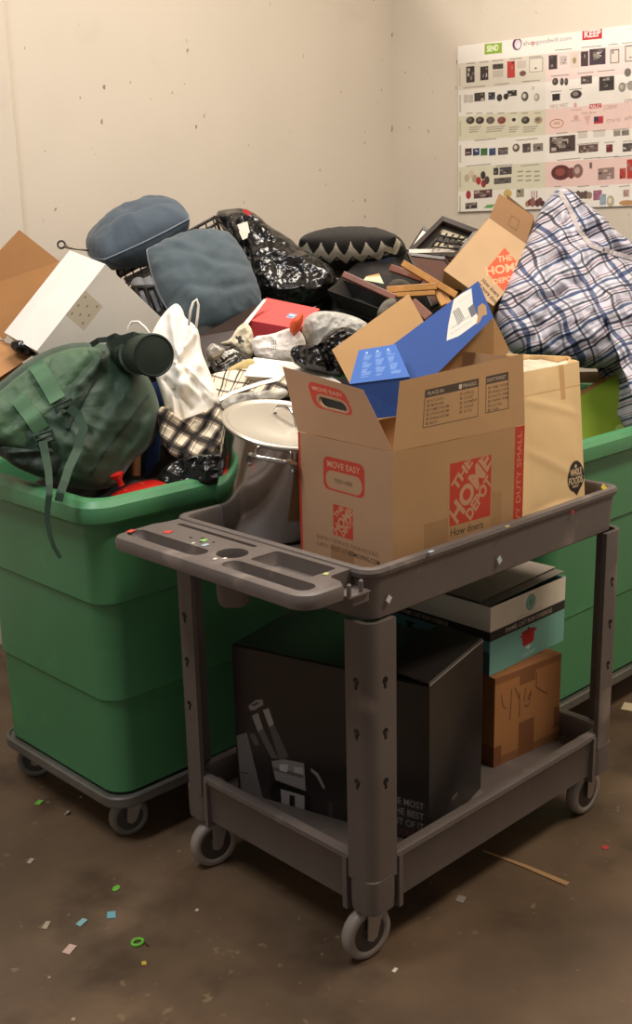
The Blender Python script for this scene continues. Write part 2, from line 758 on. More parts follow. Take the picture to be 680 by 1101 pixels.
def pillow(center, au, av, an, su, sv, T, name, m, label, cat, group=None, colour=None, piping=None, n=56, wr=0.006, seed=0.0, pinch=0.13):
    """square cushion: half sizes su, sv along au, av; half thickness T along an"""
    au, av, an = (np.asarray(k, float) / np.linalg.norm(k) for k in (au, av, an))
    c = np.asarray(center, float)
    t = thing(name, label, cat, c - np.array([0, 0, T]), group)
    mb = MB()
    edge = []

    def pt(a, b, side):
        pu = a * (1 - pinch * b * b)
        pv = b * (1 - pinch * a * a)
        h = (max(0.0, 1 - a ** 2) * max(0.0, 1 - b ** 2)) ** 0.46
        q = c + au * su * pu + av * sv * pv
        w = wr * (fbm((q[0] * 1.0 + seed, q[1], q[2]), 12) + 0.9 * crease((q[0] + seed, q[1] - seed, q[2]), 8)) * min(1, h * 2.5)
        # gathers run in from the seam
        g = max(0.0, 1 - abs(1 - h) * 0.0 - h) * min(1, h * 6)
        ang = math.atan2(b, a)
        w += wr * 1.3 * g * noise.noise(Vector((math.cos(ang) * 9 + seed, math.sin(ang) * 9, h * 0.6)))
        w -= wr * 0.8 * math.exp(-((a * 0.5 + b - 0.25 - 0.1 * math.sin(4 * a + seed)) / 0.09) ** 2) * h
        w -= wr * 0.7 * math.exp(-((a * 0.25 + b + 0.35 + 0.1 * math.sin(3 * a + 2 * seed)) / 0.07) ** 2) * h
        return q + an * side * (T * h + w)

    ts = [math.sin(math.pi / 2 * (2 * i / n - 1)) for i in range(n + 1)]
    for side in (1, -1):
        vs = [pt(a, b, side) for b in ts for a in ts]
        fs, cs = [], []
        for j in range(n):
            for i in range(n):
                f = (j * (n + 1) + i, j * (n + 1) + i + 1, (j + 1) * (n + 1) + i + 1, (j + 1) * (n + 1) + i)
                fs.append(f if side > 0 else f[::-1])
                if colour:
                    cs.append(lin(colour((ts[i] + ts[i + 1]) / 2, (ts[j] + ts[j + 1]) / 2, side)))
        mb.add(vs, fs, cs if colour else None)
    bmx = mb
    o = bmx.build('cushion_cover', m, t, smooth='all')
    bm = bmesh.new()
    bm.from_mesh(o.data)
    bmesh.ops.remove_doubles(bm, verts=bm.verts, dist=1e-5)
    bmesh.ops.recalc_face_normals(bm, faces=bm.faces)
    bm.to_mesh(o.data)
    bm.free()
    if piping is not None:
        path = [pt(a, -1, 1) for a in ts] + [pt(1, b, 1) for b in ts[1:]] + [pt(a, 1, 1) for a in ts[::-1][1:]] + [pt(-1, b, 1) for b in ts[::-1][1:-1]]
        MB().tube(path, 0.0028, 6, closed=True).build('piping', piping, t, smooth='all')
    return t


def tilted_box(B, A, Cc, E, dB, guess):
    """three box edges from corner B through the points A, C, E (x, y): their distances such that the edges are square to each other"""
    b = P(*B, dB)
    d = np.array(guess, float)

    def res(d):
        e = [P(*q, k) - b for q, k in zip((A, Cc, E), d)]
        e = [k / np.linalg.norm(k) for k in e]
        return np.array([e[0] @ e[1], e[0] @ e[2], e[1] @ e[2]])
    for _ in range(60):
        r0 = res(d)
        J = np.zeros((3, 3))
        for k in range(3):
            d2 = d.copy()
            d2[k] += 1e-5
            J[:, k] = (res(d2) - r0) / 1e-5
        st = np.linalg.lstsq(J, -r0, rcond=None)[0]
        d = d + np.clip(st, -0.05, 0.05)
    return b, [P(*q, k) - b for q, k in zip((A, Cc, E), d)], d
# ================================================================== materials
m_wall = mat('wall paint', 'cfc4b4', 0.75, var=0.025, scale=2.5, bump=0.15, bscale=90)
m_floor = mat('stained concrete', '66523e', 0.55, var=0.35, scale=3.0, bump=0.2, bscale=25, spec=0.35)
m_ceil = mat('ceiling paint', 'c8c2b4', 0.9)


def wear_nodes(m, col, sc, lo, hi, detail=6, stretch=(1, 1, 1)):
    """scattered scuffs with a shape of their own over the existing colour"""
    nt = m.node_tree
    b = nt.nodes['Principled BSDF']
    src = b.inputs['Base Color'].links[0].from_socket
    tc = nt.nodes.new('ShaderNodeTexCoord')
    mp = nt.nodes.new('ShaderNodeMapping')
    mp.inputs['Scale'].default_value = stretch
    nt.links.new(tc.outputs['Object'], mp.inputs['Vector'])
    nz = nt.nodes.new('ShaderNodeTexNoise')
    nz.inputs['Scale'].default_value = sc
    nz.inputs['Detail'].default_value = detail
    nt.links.new(mp.outputs['Vector'], nz.inputs['Vector'])
    mr = nt.nodes.new('ShaderNodeMapRange')
    mr.inputs['From Min'].default_value = lo
    mr.inputs['From Max'].default_value = hi
    nt.links.new(nz.outputs['Fac'], mr.inputs['Value'])
    mx = nt.nodes.new('ShaderNodeMix')
    mx.data_type = 'RGBA'
    nt.links.new(mr.outputs['Result'], mx.inputs['Factor'])
    nt.links.new(src, mx.inputs[6])
    mx.inputs[7].default_value = (*lin(col), 1)
    nt.links.new(mx.outputs[2], b.inputs['Base Color'])


wear_nodes(m_wall, '857b6d', 46, 0.742, 0.775, 1.5, (1, 1, 0.55))
wear_nodes(m_wall, 'bfb4a4', 3, 0.62, 0.95, 6)
wear_nodes(m_floor, '3a2c20', 4.5, 0.52, 0.75, 8)
wear_nodes(m_floor, '7d6a50', 30, 0.68, 0.74, 3)

m_cart = mat('cart plastic', '615751', 0.45, var=0.10, scale=7, bump=0.12, bscale=220)
wear_nodes(m_cart, '8a7d74', 9, 0.62, 0.80, 8)
m_cart_dark = mat('cart recess', '2d2723', 0.6)
m_tire = mat('caster tire', '8b8077', 0.5, var=0.15)
m_hub = mat('caster hub', '40362f', 0.5)
m_fork = mat('zinc fork', 'a59b92', 0.4, metal=0.6)
m_green = mat('green polyethylene', '4a8559', 0.38, var=0.05, scale=3, bump=0.05, bscale=60, spec=0.5)
wear_nodes(m_green, '4f9a5c', 7, 0.60, 0.80, 6)
m_dolly = mat('galvanised dolly', '77746c', 0.45, metal=0.5, var=0.2)
m_grey_tire = mat('grey caster tread', '6b675f', 0.5, var=0.15)
m_hub2 = mat('caster core', '3f3b36', 0.5)
m_fork2 = mat('caster fork', '9c988f', 0.4, metal=0.5)
m_print = mat('printed paper', '', 0.7, var=0.03, attr=True)
m_card = mat('printed cardboard', '', 0.75, var=0.05, scale=9, bump=0.06, bscale=120, attr=True)
m_gloss = mat('printed glossy card', '', 0.28, var=0.02, attr=True)
m_cloth = mat('printed cloth', '', 0.85, var=0.06, attr=True)
m_steel = mat('polished steel', 'c9c6c2', 0.13, metal=1.0, var=0.03)
m_lid = mat('brushed steel lid', 'cfc8ba', 0.34, metal=0.75, var=0.04)

# ================================================================== setting
XW, YW = 2.48, 2.172
mb = MB()
mb.box((-4.5, -4.5, -0.08), (XW + 0.12, YW + 0.12, 0))
fl = struct(mb.build('floor', m_floor))
mb = MB()
mb.box((0.40, YW, 0), (XW, YW + 0.12, 3.3))
struct(mb.build('wall_back', m_wall))
mb = MB()
mb.box((XW, -4.5, 0), (XW + 0.12, YW + 0.12, 3.3))
struct(mb.build('wall_right', m_wall))
# the wall on the left stands slightly proud of the back wall
px_l = at_y(16, 130, YW - 0.03)[0]
mb = MB()
mb.box((-4.5, YW - 0.03, 0), (px_l, YW + 0.12, 3.3))
struct(mb.build('wall_left', m_wall, bevel=0.006))
mb = MB()
mb.box((-4.5, -4.5, 3.3), (XW + 0.12, YW + 0.12, 3.38))
struct(mb.build('ceiling', m_ceil))

# ================================================================== utility cart
L, W = 0.852, 0.583
cart = thing('utility_cart', 'grey-brown plastic two-shelf utility cart standing on the floor in front of the green bins', 'cart', (L / 2, W / 2, 0))


def tray(name, prof, extra=None):
    mb = MB()
    loft(mb, 0, L, 0, W, prof, 7)
    if extra:
        extra(mb)
    return mb.build(name, m_cart, cart, smooth=True, angle=32)


tray('top_tray', [(0.014, 0.738, 0.03), (0.010, 0.742, 0.032), (0.006, 0.815, 0.034), (0.005, 0.822, 0.034), (0.0, 0.826, 0.036), (-0.002, 0.834, 0.037),
                  (0.001, 0.841, 0.036), (0.008, 0.843, 0.03), (0.017, 0.841, 0.026), (0.021, 0.835, 0.024), (0.028, 0.765, 0.03), (0.034, 0.758, 0.03)])


def sockets(mb):
    for sx in (0, 1):
        for sy in (0, 1):
            x0, x1 = (-0.0055, 0.0715) if not sx else (L - 0.0715, L + 0.0055)
            y0, y1 = (-0.0055, 0.0655) if not sy else (W - 0.0655, W + 0.0055)
            mb.loops([rrect(x0 + i, x1 - i, y0 + i, y1 - i, z, 0.022, 6) for i, z in ((0.006, 0.121), (0.001, 0.126), (0.0, 0.15), (0.0, 0.2), (0.002, 0.203))])
            # the ribs beside the corner blocks
            for (a, b, c, d) in (((x1, -0.006, x1 + 0.012, 0.02) if not sx else (x0 - 0.012, -0.006, x0, 0.02)) if not sy else ((x1, W - 0.02, x1 + 0.012, W + 0.006) if not sx else (x0 - 0.012, W - 0.02, x0, W + 0.006)),
                                 ((-0.006, y1, 0.02, y1 + 0.012) if not sy else (-0.006, y0 - 0.012, 0.02, y0)) if not sx else ((L - 0.02, y1, L + 0.006, y1 + 0.012) if not sy else (L - 0.02, y0 - 0.012, L + 0.006, y0))):
                mb.box((a, b, 0.118), (c, d, 0.234))


tray('bottom_tray', [(0.012, 0.128, 0.03), (0.006, 0.132, 0.03), (0.002, 0.222, 0.03), (-0.002, 0.228, 0.032), (-0.001, 0.238, 0.032), (0.006, 0.241, 0.03), (0.022, 0.239, 0.024),
                     (0.027, 0.231, 0.02), (0.032, 0.182, 0.02), (0.038, 0.176, 0.02)], sockets)


def post(sx, sy):
    """corner channel: two flanges with a rounded outer edge, each with three keyholes"""
    fx, fy, th, rr = 0.073, 0.067, 0.012, 0.028
    prof = []
    prof.append((fx, 0.002))
    for i in range(9):
        a = math.radians(270 - 90 * i / 8)
        prof.append((rr + rr * math.cos(a) + 0.001, rr + rr * math.sin(a) + 0.002))
    prof.append((0.001, fy))
    prof.append((th, fy))
    ri = rr - th
    for i in range(7):
        a = math.radians(180 + 90 * i / 6)
        prof.append((rr + ri * math.cos(a), rr + ri * math.sin(a)))
    prof.append((fx, th + 0.002))

    def w(p, z):
        x = p[0] - 0.007 if not sx else L + 0.007 - p[0]
        y = p[1] - 0.007 if not sy else W + 0.007 - p[1]
        return np.array([x, y, z])
    mb = MB()
    mb.loops([[w(p, z) for p in prof] for z in (0.196, 0.74)])
    o = mb.build('post', m_cart, cart, smooth=True, angle=30)
    key = []
    for i in range(17):
        a = math.radians(-60 + 300 * i / 16)
        key.append((0.0078 * math.cos(a), 0.0078 * math.sin(a)))
    key += [(-0.0042, -0.016), (0.0, -0.0185), (0.0042, -0.016)]
    cut = []
    for z in (0.412, 0.517, 0.622):
        for face in (0, 1):
            c = MB()
            if face == 0:
                c.loops([[w((0.042 + k[0], yy), z + k[1]) for k in key] for yy in (-0.03, 0.0165)])
            else:
                c.loops([[w((xx, 0.039 + k[0]), z + k[1]) for k in key] for xx in (-0.03, 0.0165)])
            cut.append(c.build('cutter', m_cart_dark))
    boolean(o, cut)
    o.data.polygons.foreach_set('use_smooth', [False] * len(o.data.polygons))
    o.data.polygons.foreach_set('use_smooth', [True] * len(o.data.polygons))
    o.data.set_sharp_from_angle(angle=math.radians(30))
    return o


for sx in (0, 1):
    for sy in (0, 1):
        post(sx, sy)


def wheel(parent, x, y, r, wd, yaw, m_t, m_h, m_f, ztop, lean=0.012):
    """caster: tyre, hub and a two-legged fork on a plate; all under one caster part"""
    ax = np.array([math.sin(yaw), math.cos(yaw), 0.0])
    fwd = np.array([math.cos(yaw), -math.sin(yaw), 0.0])
    o = np.array([x, y, r])
    f = MB()
    # the fork is the caster's own mesh: plate, neck and two legs
    sw = o + fwd * lean
    f.lathe([(0.022, ztop - 0.004), (0.024, ztop - 0.002), (0.024, ztop + 0.0), (0.018, ztop + 0.0)], (sw[0], sw[1], 0), n=20)
    for s in (1, -1):
        q = ax * s * (wd / 2 + 0.004)
        t = ax * s * 0.003
        out = [o + q + fwd * a + np.array([0, 0, b]) for a, b in ((-0.012, -0.006), (0.0, -0.013), (0.012, -0.006), (lean + 0.022, ztop - r - 0.003), (lean - 0.022, ztop - r - 0.003))]
        f.loops([out, [p + t for p in out]])
    f.box((-0.024, -wd / 2 - 0.007, ztop - 0.006), (0.024, wd / 2 + 0.007, ztop - 0.002), R=np.array([[math.cos(yaw), math.sin(yaw), 0], [-math.sin(yaw), math.cos(yaw), 0], [0, 0, 1]]), o=(sw[0], sw[1], 0))
    c = f.build('caster', m_f, parent)
    a = MB()
    h = wd / 2
    a.lathe([(r * 0.66, -h * 0.75), (r * 0.74, -h), (r * 0.93, -h * 0.92), (r, -h * 0.45), (r, h * 0.45), (r * 0.93, h * 0.92), (r * 0.74, h), (r * 0.66, h * 0.75)], o, ax, 40, cap=False)
    a.build('tire', m_t, c, smooth='all')
    b = MB()
    b.lathe([(r * 0.68, -h * 0.8), (r * 0.64, -h * 0.45), (r * 0.30, -h * 0.4), (r * 0.24, -h * 0.95), (r * 0.10, -h * 1.0), (r * 0.10, h * 1.0), (r * 0.24, h * 0.95), (r * 0.30, h * 0.4), (r * 0.64, h * 0.45), (r * 0.68, h * 0.8)], o, ax, 32)
    b.build('hub', m_h, c, smooth=True)
    return c


for (x, y, yw) in ((0.030, 0.048, 0.12), (0.030, W - 0.048, 0.2), (L - 0.035, 0.048, 0.0), (L - 0.035, W - 0.048, 0.0)):
    wheel(cart, x, y, 0.0575, 0.030, yw, m_tire, m_hub, m_fork, 0.129)

# handle shelf with grooves, cup holder and a square parts bin
HX0, HX1, HZ0, HZ1 = -0.168, 0.004, 0.806, 0.838
mb = MB()
prof = []


def hring(ins, z):
    pts = [(HX1 - 0.002, W - 0.022), (-0.030, W - 0.020), (-0.060, W - 0.012), (HX0 + 0.03 + ins, W - 0.008 - ins)]
    for i in range(8):
        a = math.radians(90 + 90 * i / 7)
        pts.append((HX0 + ins + 0.028 + 0.028 * math.cos(a), W - 0.036 - ins + 0.028 * math.sin(a)))
    for i in range(9):
        a = math.radians(180 + 90 * i / 8)
        pts.append((HX0 + ins + 0.04 + 0.04 * math.cos(a), -0.006 + ins + 0.04 * (1 + math.sin(a))))
    pts += [(-0.075, -0.006 + ins), (-0.066, 0.000 + ins), (-0.062, 0.012), (-0.058, 0.040), (-0.050, 0.047), (HX1 - 0.002, 0.048)]
    return [np.array([x, y, z]) for x, y in pts]


mb.loops([hring(0.007, HZ0), hring(0.001, HZ0 + 0.004), hring(0.0, HZ0 + 0.012), hring(0.0, HZ1 - 0.010), hring(0.003, HZ1 - 0.003), hring(0.010, HZ1)])
hs = mb.build('handle_shelf', m_cart, cart, smooth=True, angle=40)
cut = []


def slot(x0, x1, y0, y1, z0, r, tilt=0.0):
    c = MB()
    cxm, cym = (x0 + x1) / 2, (y0 + y1) / 2
    ring = rrect(x0, x1, y0, y1, 0, r, 6)
    ca, sa = math.cos(tilt), math.sin(tilt)
    rot = [np.array([cxm + (p[0] - cxm) * ca - (p[1] - cym) * sa, cym + (p[0] - cxm) * sa + (p[1] - cym) * ca, 0]) for p in ring]
    cen = np.array([cxm, cym, 0])
    c.loops([[cen + (p - cen) * 0.86 + np.array([0, 0, z0]) for p in rot], [p + np.array([0, 0, HZ1 - 0.006]) for p in rot], [cen + (p - cen) * 1.03 + np.array([0, 0, HZ1 + 0.01]) for p in rot]])
    cut.append(c.build('cutter', m_cart_dark))


slot(-0.143, -0.100, 0.325, 0.560, HZ1 - 0.022, 0.02)
slot(-0.146, -0.104, 0.022, 0.252, HZ1 - 0.022, 0.02)
slot(-0.084, -0.014, 0.070, 0.232, HZ1 - 0.026, 0.008)
slot(-0.029, -0.017, 0.285, 0.530, HZ1 - 0.014, 0.005)
c = MB()
c.lathe([(0.028, HZ0 - 0.02), (0.031, HZ1 - 0.004), (0.034, HZ1 + 0.01)], (-0.082, 0.286, 0), n=36)
cut.append(c.build('cutter', m_cart_dark))
for (hx, hy) in ((-0.07, 0.43), (-0.055, 0.41), (-0.075, 0.39), (-0.06, 0.37)):
    c = MB()
    c.lathe([(0.004, HZ0 - 0.02), (0.004, HZ1 + 0.01)], (hx, hy, 0), n=12)
    cut.append(c.build('cutter', m_cart_dark))
boolean(hs, cut)
hs.data.polygons.foreach_set('use_smooth', [True] * len(hs.data.polygons))
hs.data.set_sharp_from_angle(angle=math.radians(35))
mb = MB()
mb.lathe([(0.0345, HZ0 + 0.004), (0.033, 0.75), (0.030, 0.738), (0.024, 0.735), (0.024, 0.739), (0.028, 0.742), (0.0305, HZ0 + 0.004)], (-0.082, 0.286, 0), n=36, cap=False)
mb.lathe([(0.026, 0.735), (0.026, 0.740)], (-0.082, 0.286, 0), n=36)
mb.build('cup_holder', m_cart, cart, smooth=True)
# the bracket in the corner notch, with two pegs
mb = MB()
mb.box((-0.050, 0.002, 0.801), (0.006, 0.046, 0.807))
mb.box((-0.034, 0.010, 0.782), (0.010, 0.015, 0.802))
mb.build('hook_bracket', m_cart, cart, bevel=0.002)
for (a, b) in ((-0.047, 0.006), (-0.014, 0.008)):
    mb = MB()
    mb.loops([rrect(a - 0.0045 + i, a + 0.0045 - i, b - 0.0035 + i, b + 0.0035 - i, z, 0.003, 4) for i, z in ((0.0, 0.802), (0.0, 0.828), (0.0025, 0.831))])
    mb.build('peg', m_cart, cart, smooth=True)

# ================================================================== green bin trucks
BL, BWd = 0.92, 0.54


def make_bin():
    t = thing('bin_truck', 'tall green plastic bin truck at left with the backpack on its rim', 'bin', (0, 0, 0))
    mb = MB()
    loft(mb, 0, BL, 0, BWd, [(0.018, 0.131, 0.05), (0.010, 0.138, 0.055), (0.009, 0.36, 0.055), (0.008, 0.372, 0.055), (0.004, 0.378, 0.055), (0.004, 0.60, 0.055), (0.003, 0.612, 0.055), (-0.004, 0.619, 0.055),
                             (-0.008, 0.822, 0.058), (-0.022, 0.812, 0.06), (-0.035, 0.813, 0.065), (-0.042, 0.822, 0.07), (-0.044, 0.838, 0.07), (-0.040, 0.856, 0.068), (-0.028, 0.868, 0.06), (-0.014, 0.872, 0.056),
                             (0.000, 0.868, 0.05), (0.006, 0.855, 0.048), (0.008, 0.62, 0.048), (0.014, 0.40, 0.048), (0.022, 0.15, 0.048), (0.035, 0.145, 0.05)], 8)
    mb.build('tub', m_green, t, smooth=True, angle=28)
    mb = MB()
    loft(mb, 0, BL, 0, BWd, [(0.02, 0.104, 0.05), (-0.004, 0.104, 0.058), (-0.007, 0.108, 0.060), (-0.007, 0.129, 0.060), (-0.004, 0.133, 0.058), (0.001, 0.133, 0.054), (0.004, 0.129, 0.052), (0.03, 0.128, 0.05)], 8)
    mb.build('dolly_frame', m_dolly, t, smooth=True, angle=30)
    for (x, y, yw) in ((0.065, 0.055, 0.25), (0.065, BWd - 0.055, 0.6), (BL - 0.065, 0.055, 0.1), (BL - 0.065, BWd - 0.055, 0.1)):
        wheel(t, x, y, 0.049, 0.032, yw, m_grey_tire, m_hub2, m_fork2, 0.106, 0.014)
    return t


binA = make_bin()
binA.location = (-0.095, 0.735, 0)
binB = copy_tree(binA)
binB.location = (0.975, 0.285, 0)
tag(binB, 'green plastic bin truck behind the far end of the cart, under the checked bag', 'bin', 'green bin trucks')
binA['group'] = 'green bin trucks'
binC = copy_tree(binA)
binC.location = (0.925, 0.93, 0)
tag(binC, 'green plastic bin truck hidden in the middle, under the zigzag cushion and frames', 'bin', 'green bin trucks')
binD = copy_tree(binA)
binD.location = (0.56, 1.565, 0)
tag(binD, 'green plastic bin truck by the back wall, buried under pillows and trash bag', 'bin', 'green bin trucks')

# ================================================================== moving box with open flaps on the cart
TZ = 0.7585


def upright(x, y, th, a, b, h, z):
    e = np.array([math.cos(th), math.sin(th), 0])
    g = np.array([-math.sin(th), math.cos(th), 0])
    o = np.array([x, y, z])
    H = np.array([0, 0, h])
    return dict(n=o, r=o + b * e, l=o + a * g, k=o + b * e + a * g, N=o + H, R=o + b * e + H, L=o + a * g + H, K=o + b * e + a * g + H, e=e, g=g)


KR = 'b28a5e'      # kraft board
RED = 'bb3d28'
hd = upright(0.158, 0.085, -0.084, 0.290, 0.381, 0.2655, TZ)
box = thing('moving_box', 'open brown cardboard moving box with red printing and raised flaps, on the cart top', 'box', (hd['n'] + hd['k']) / 2)


def dlogo(A, x0, y0, x1, y1, ground, ink):
    """red square with three lines of stencil lettering climbing across it"""
    A.rect(x0, y0, x1, y1, ground)
    w, h = x1 - x0, y1 - y0

    def T3(s, u0, v0, u1, v1, hh):
        # letters laid along a line from (u0,v0) to (u1,v1) of the square, height hh of the square
        V, Tr = text_tris(s, 0.04)
        Ln = V[:, 0].max()
        X = V[:, 0] / Ln
        ux, uy = u1 - u0, v1 - v0
        l = math.hypot(ux, uy)
        nx, ny = uy / l, -ux / l
        Qx = u0 + X * ux + V[:, 1] * hh * nx
        Qy = v0 + X * uy + V[:, 1] * hh * ny
        for t in Tr:
            pts = [(x0 + min(max(Qx[k], 0), 1) * w, y0 + min(max(Qy[k], 0), 1) * h) for k in t]
            A.poly(pts, ink)
    T3('THE', 0.15, 0.46, 0.55, 0.06, 0.17)
    T3('HOME', 0.17, 1.00, 1.04, 0.12, 0.30)
    T3('DEPOT', 0.50, 0.99, 1.04, 0.44, 0.18)


A = Art(150, 134, 'b08a68', 1.6)
A.rect(0, 0, 4, 134, RED)
A.rrect(42, 19, 108, 54, 8, RED)
A.text('MOVE EASY', 75, 29.5, 6.4, 'c89878', width=52, align='c', bold=0.012)
A.rrect(46, 33, 104, 52, 9, 'b08a68')
A.text('PUSH HERE', 75, 44.5, 4.0, '3a2c20', width=28, align='c', bold=0.01)
dlogo(A, 57, 68, 89, 101, RED, 'c08f6c')
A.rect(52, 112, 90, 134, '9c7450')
A.text('QUICKLY ESTIMATE YOUR PACKING', 28, 110.5, 4.3, '4d3d30', width=100)
A.text('SUPPLY NEEDS AT ', 28, 118.5, 4.3, '4d3d30', width=50)
A.text('HDMOVING.COM', 80, 118.5, 4.6, '2e241c', width=50, bold=0.02)
mb = MB()
sheet(mb, hd['L'], hd['N'], hd['n'], hd['l'], 0.005, A, col=KR)
B = Art(190, 134, KR, 1.5)
dlogo(B, 78, 24, 139, 90, RED, 'c08f6c')
B.text('How doers', 80, 101, 8, '3a2b1f', width=48, bold=0.008)
B.text('get more done.', 80, 114, 8, '3a2b1f', width=60, bold=0.008)
B.rect(175, 0, 190, 134, RED)
B.text('HEAVY DUTY SMALL', 186, 130, 7, 'd68a6a', ang=90, width=124)
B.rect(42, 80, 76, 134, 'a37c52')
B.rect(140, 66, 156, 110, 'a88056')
dlogo(B, 78, 24, 139, 90, RED, 'c08f6c')
sheet(mb, hd['N'], hd['R'], hd['r'], hd['n'], 0.005, B, col=KR)
sheet(mb, hd['R'], hd['K'], hd['k'], hd['r'], 0.005, None, col=KR)
sheet(mb, hd['K'], hd['L'], hd['l'], hd['k'], 0.005, None, col=KR)
sheet(mb, hd['l'], hd['n'], hd['r'], hd['k'], 0.004, None, col=KR)
mb.build('box_body', m_card, box)


def pane(o_px, hinge_d):
    return P(o_px[0], o_px[1], hinge_d)


def dep(p):
    return float((np.asarray(p) - C) @ FW)


# left flap with the punched hand hole
A = Art(140, 100, 'a9815f', 1.2)
A.rrect(40, 12, 104, 54, 12, RED)
A.text('MOVE EASY', 72, 25, 6.5, 'c89878', width=50, align='c', bold=0.012)
A.rrect(48, 29, 100, 52, 11, 'a9815f')
A.rrect(52, 33, 96, 49, 8, None)
A.poly([(54, 40), (66, 37), (72, 42), (60, 47)], 'a9815f')
mb = MB()
lift = 0.0012
sheet(mb, P(304, 394, dep(hd['L']) + 0.035), P(391, 419, dep(hd['N']) + 0.045), hd['N'] + np.array([0, 0, lift]), hd['L'] + np.array([0, 0, lift]), 0.005, A)
mb.build('flap', m_card, box)
# front flap with the two room lists
A = Art(190, 96, KR, 1.6)
for (x0, x1, y0, y1, heads, rows) in ((38, 118, 20, 72, (('PLACE IN:', 42), ('FRAGILE', 94)), (('KITCHEN', 'BEDROOM', 'FAMILY ROOM', 'LIVING ROOM', 'DINING ROOM', 'BATH'), ('OFFICE', 'CLOSET', 'BASEMENT', 'GARAGE', 'ATTIC'))),
                                      (129, 165, 20, 70, (("DON'T FORGET", 131),), (('FAMILY ROOM', 'HANDLE CARE', 'PHOTO ITEM', 'PAPER ITEM', 'LOTION', 'TAPE'),))):
    A.rect(x0, y0, x1, y1, '4a3a2c')
    A.rect(x0 + 1, y0 + 11, x1 - 1, y1 - 1, KR)
    for s, xx in heads:
        A.text(s, xx, y0 + 8, 4.6, 'b9a489', width=(30 if len(s) > 10 else 24 if len(s) > 7 else 20), bold=0.01)
    if len(heads) == 2:
        A.rect(88, y0 + 3, 92, y0 + 9, 'd0c0a8')
    for ci, colm in enumerate(rows):
        xx = x0 + 4 + ci * 48
        for ri, s in enumerate(colm):
            yy = y0 + 18.2 + ri * 6.1
            A.rect(xx, yy - 3.6, xx + 3.4, yy, '4a3a2c')
            A.rect(xx + 0.9, yy - 2.7, xx + 2.6, yy - 0.8, KR)
            A.text(s, xx + 6, yy, 3.5, '4a3a2c', width=min(26, 2.5 * len(s)), bold=0.01)
mb = MB()
sheet(mb, P(430, 410, dep(hd['N']) - 0.005), P(563, 380, dep(hd['R']) - 0.02), hd['R'] + np.array([0, 0, lift]), hd['N'] + np.array([0, 0, lift]), 0.005, A)
mb.build('flap', m_card, box)
mb = MB()
sheet(mb, P(454.5, 373.5, dep(hd['K']) + 0.03), P(549, 383, dep(hd['R']) + 0.03), hd['R'] + np.array([0, 0.004, lift]), hd['K'] + np.array([0, 0, lift]), 0.005, None, col='a5805c', nu=6, nv=4)
mb.build('flap', m_card, box)

# ================================================================== boxes on the lower shelf
DZ = 0.1765
bk = upright(0.213, 0.037, 0.262, 0.486, 0.278, 0.360, DZ)
bx = thing('appliance_box', 'large black glossy box with a grey kitchen appliance photo, on the lower shelf', 'box', (bk['n'] + bk['k']) / 2)
A = Art(240, 190, '282322', 1.2)


def blk(pts, c):
    A.poly([((x - 58) / 652 * 155 * 1.0, (y - 60 - (x - 58) * 0.22) / 730 * 190 + 2) for x, y in pts], c)


# grey product photograph: drum, two feed tubes, clear chamber and spout
blk([(62, 500), (120, 478), (205, 840), (75, 780)], '6f6a67')
blk([(62, 500), (66, 480), (125, 466), (122, 484)], '252020')
blk([(74, 685), (120, 690), (120, 695), (74, 690)], '3a3433')
blk([(130, 480), (170, 480), (232, 585), (250, 660), (250, 850), (208, 840)], '2f2a29')
blk([(135, 490), (168, 490), (190, 545), (165, 550)], '585351')
blk([(138, 350), (180, 322), (218, 320), (222, 345), (170, 372), (145, 372)], '8d8886')
blk([(150, 348), (182, 334), (205, 334), (172, 352)], '3a3534')
blk([(155, 400), (190, 385), (215, 462), (185, 478)], '8f8a87')
blk([(185, 478), (215, 462), (292, 612), (255, 612)], '5d5856')
blk([(218, 372), (250, 362), (277, 440), (250, 456)], 'a09b98')
blk([(250, 456), (277, 440), (352, 602), (300, 622)], '57514f')
blk([(255, 625), (330, 615), (435, 632), (440, 770), (275, 720)], '87827f')
blk([(265, 655), (430, 690), (430, 708), (265, 672)], '5f5a57')
blk([(300, 640), (350, 640), (340, 680), (300, 672)], 'b5b0ad')
blk([(380, 650), (430, 655), (430, 690), (380, 680)], 'aaa5a2')
blk([(240, 765), (275, 728), (440, 772), (470, 800), (470, 920), (250, 860)], '15100f')
blk([(302, 765), (432, 795), (430, 908), (305, 880)], '9d9895')
blk([(350, 792), (380, 798), (378, 900), (348, 888)], '1a1514')
blk([(470, 655), (510, 680), (545, 750), (535, 755), (500, 695), (470, 668)], '8a8582')
blk([(560, 822), (585, 822), (578, 950), (560, 945)], '3f3938')
for i, (s, wdt, c, k) in enumerate((('TO GET THE MOST', 76, '8d8886', 0), ('AND THE BEST', 62, '8d8886', 1), ('OUT OF IT', 42, '8d8886', 2), ('COOKING', 36, '6a3f33', 3))):
    A.text(s, 234 - wdt if i < 3 else 196, 148 + 12.8 * k, 8.0, c, width=wdt, bold=0.01)
mb = MB()
sheet(mb, bk['L'], bk['N'], bk['n'], bk['l'], 0.004, A)
S2 = Art(40, 60, '231f1c')
S2.poly([(20, 24), (38, 10), (39, 60), (8, 60)], '1c1817')
S2.rect(17, 51, 21, 52.5, '6a5c58')
sheet(mb, bk['N'], bk['R'], bk['r'], bk['n'], 0.004, S2)
sheet(mb, bk['R'], bk['K'], bk['k'], bk['r'], 0.004, None, col='1f1b19')
sheet(mb, bk['K'], bk['L'], bk['l'], bk['k'], 0.004, None, col='1f1b19')
sheet(mb, bk['l'], bk['n'], bk['r'], bk['k'], 0.004, None, col='1f1b19')
mb.build('box_body', m_gloss, bx)
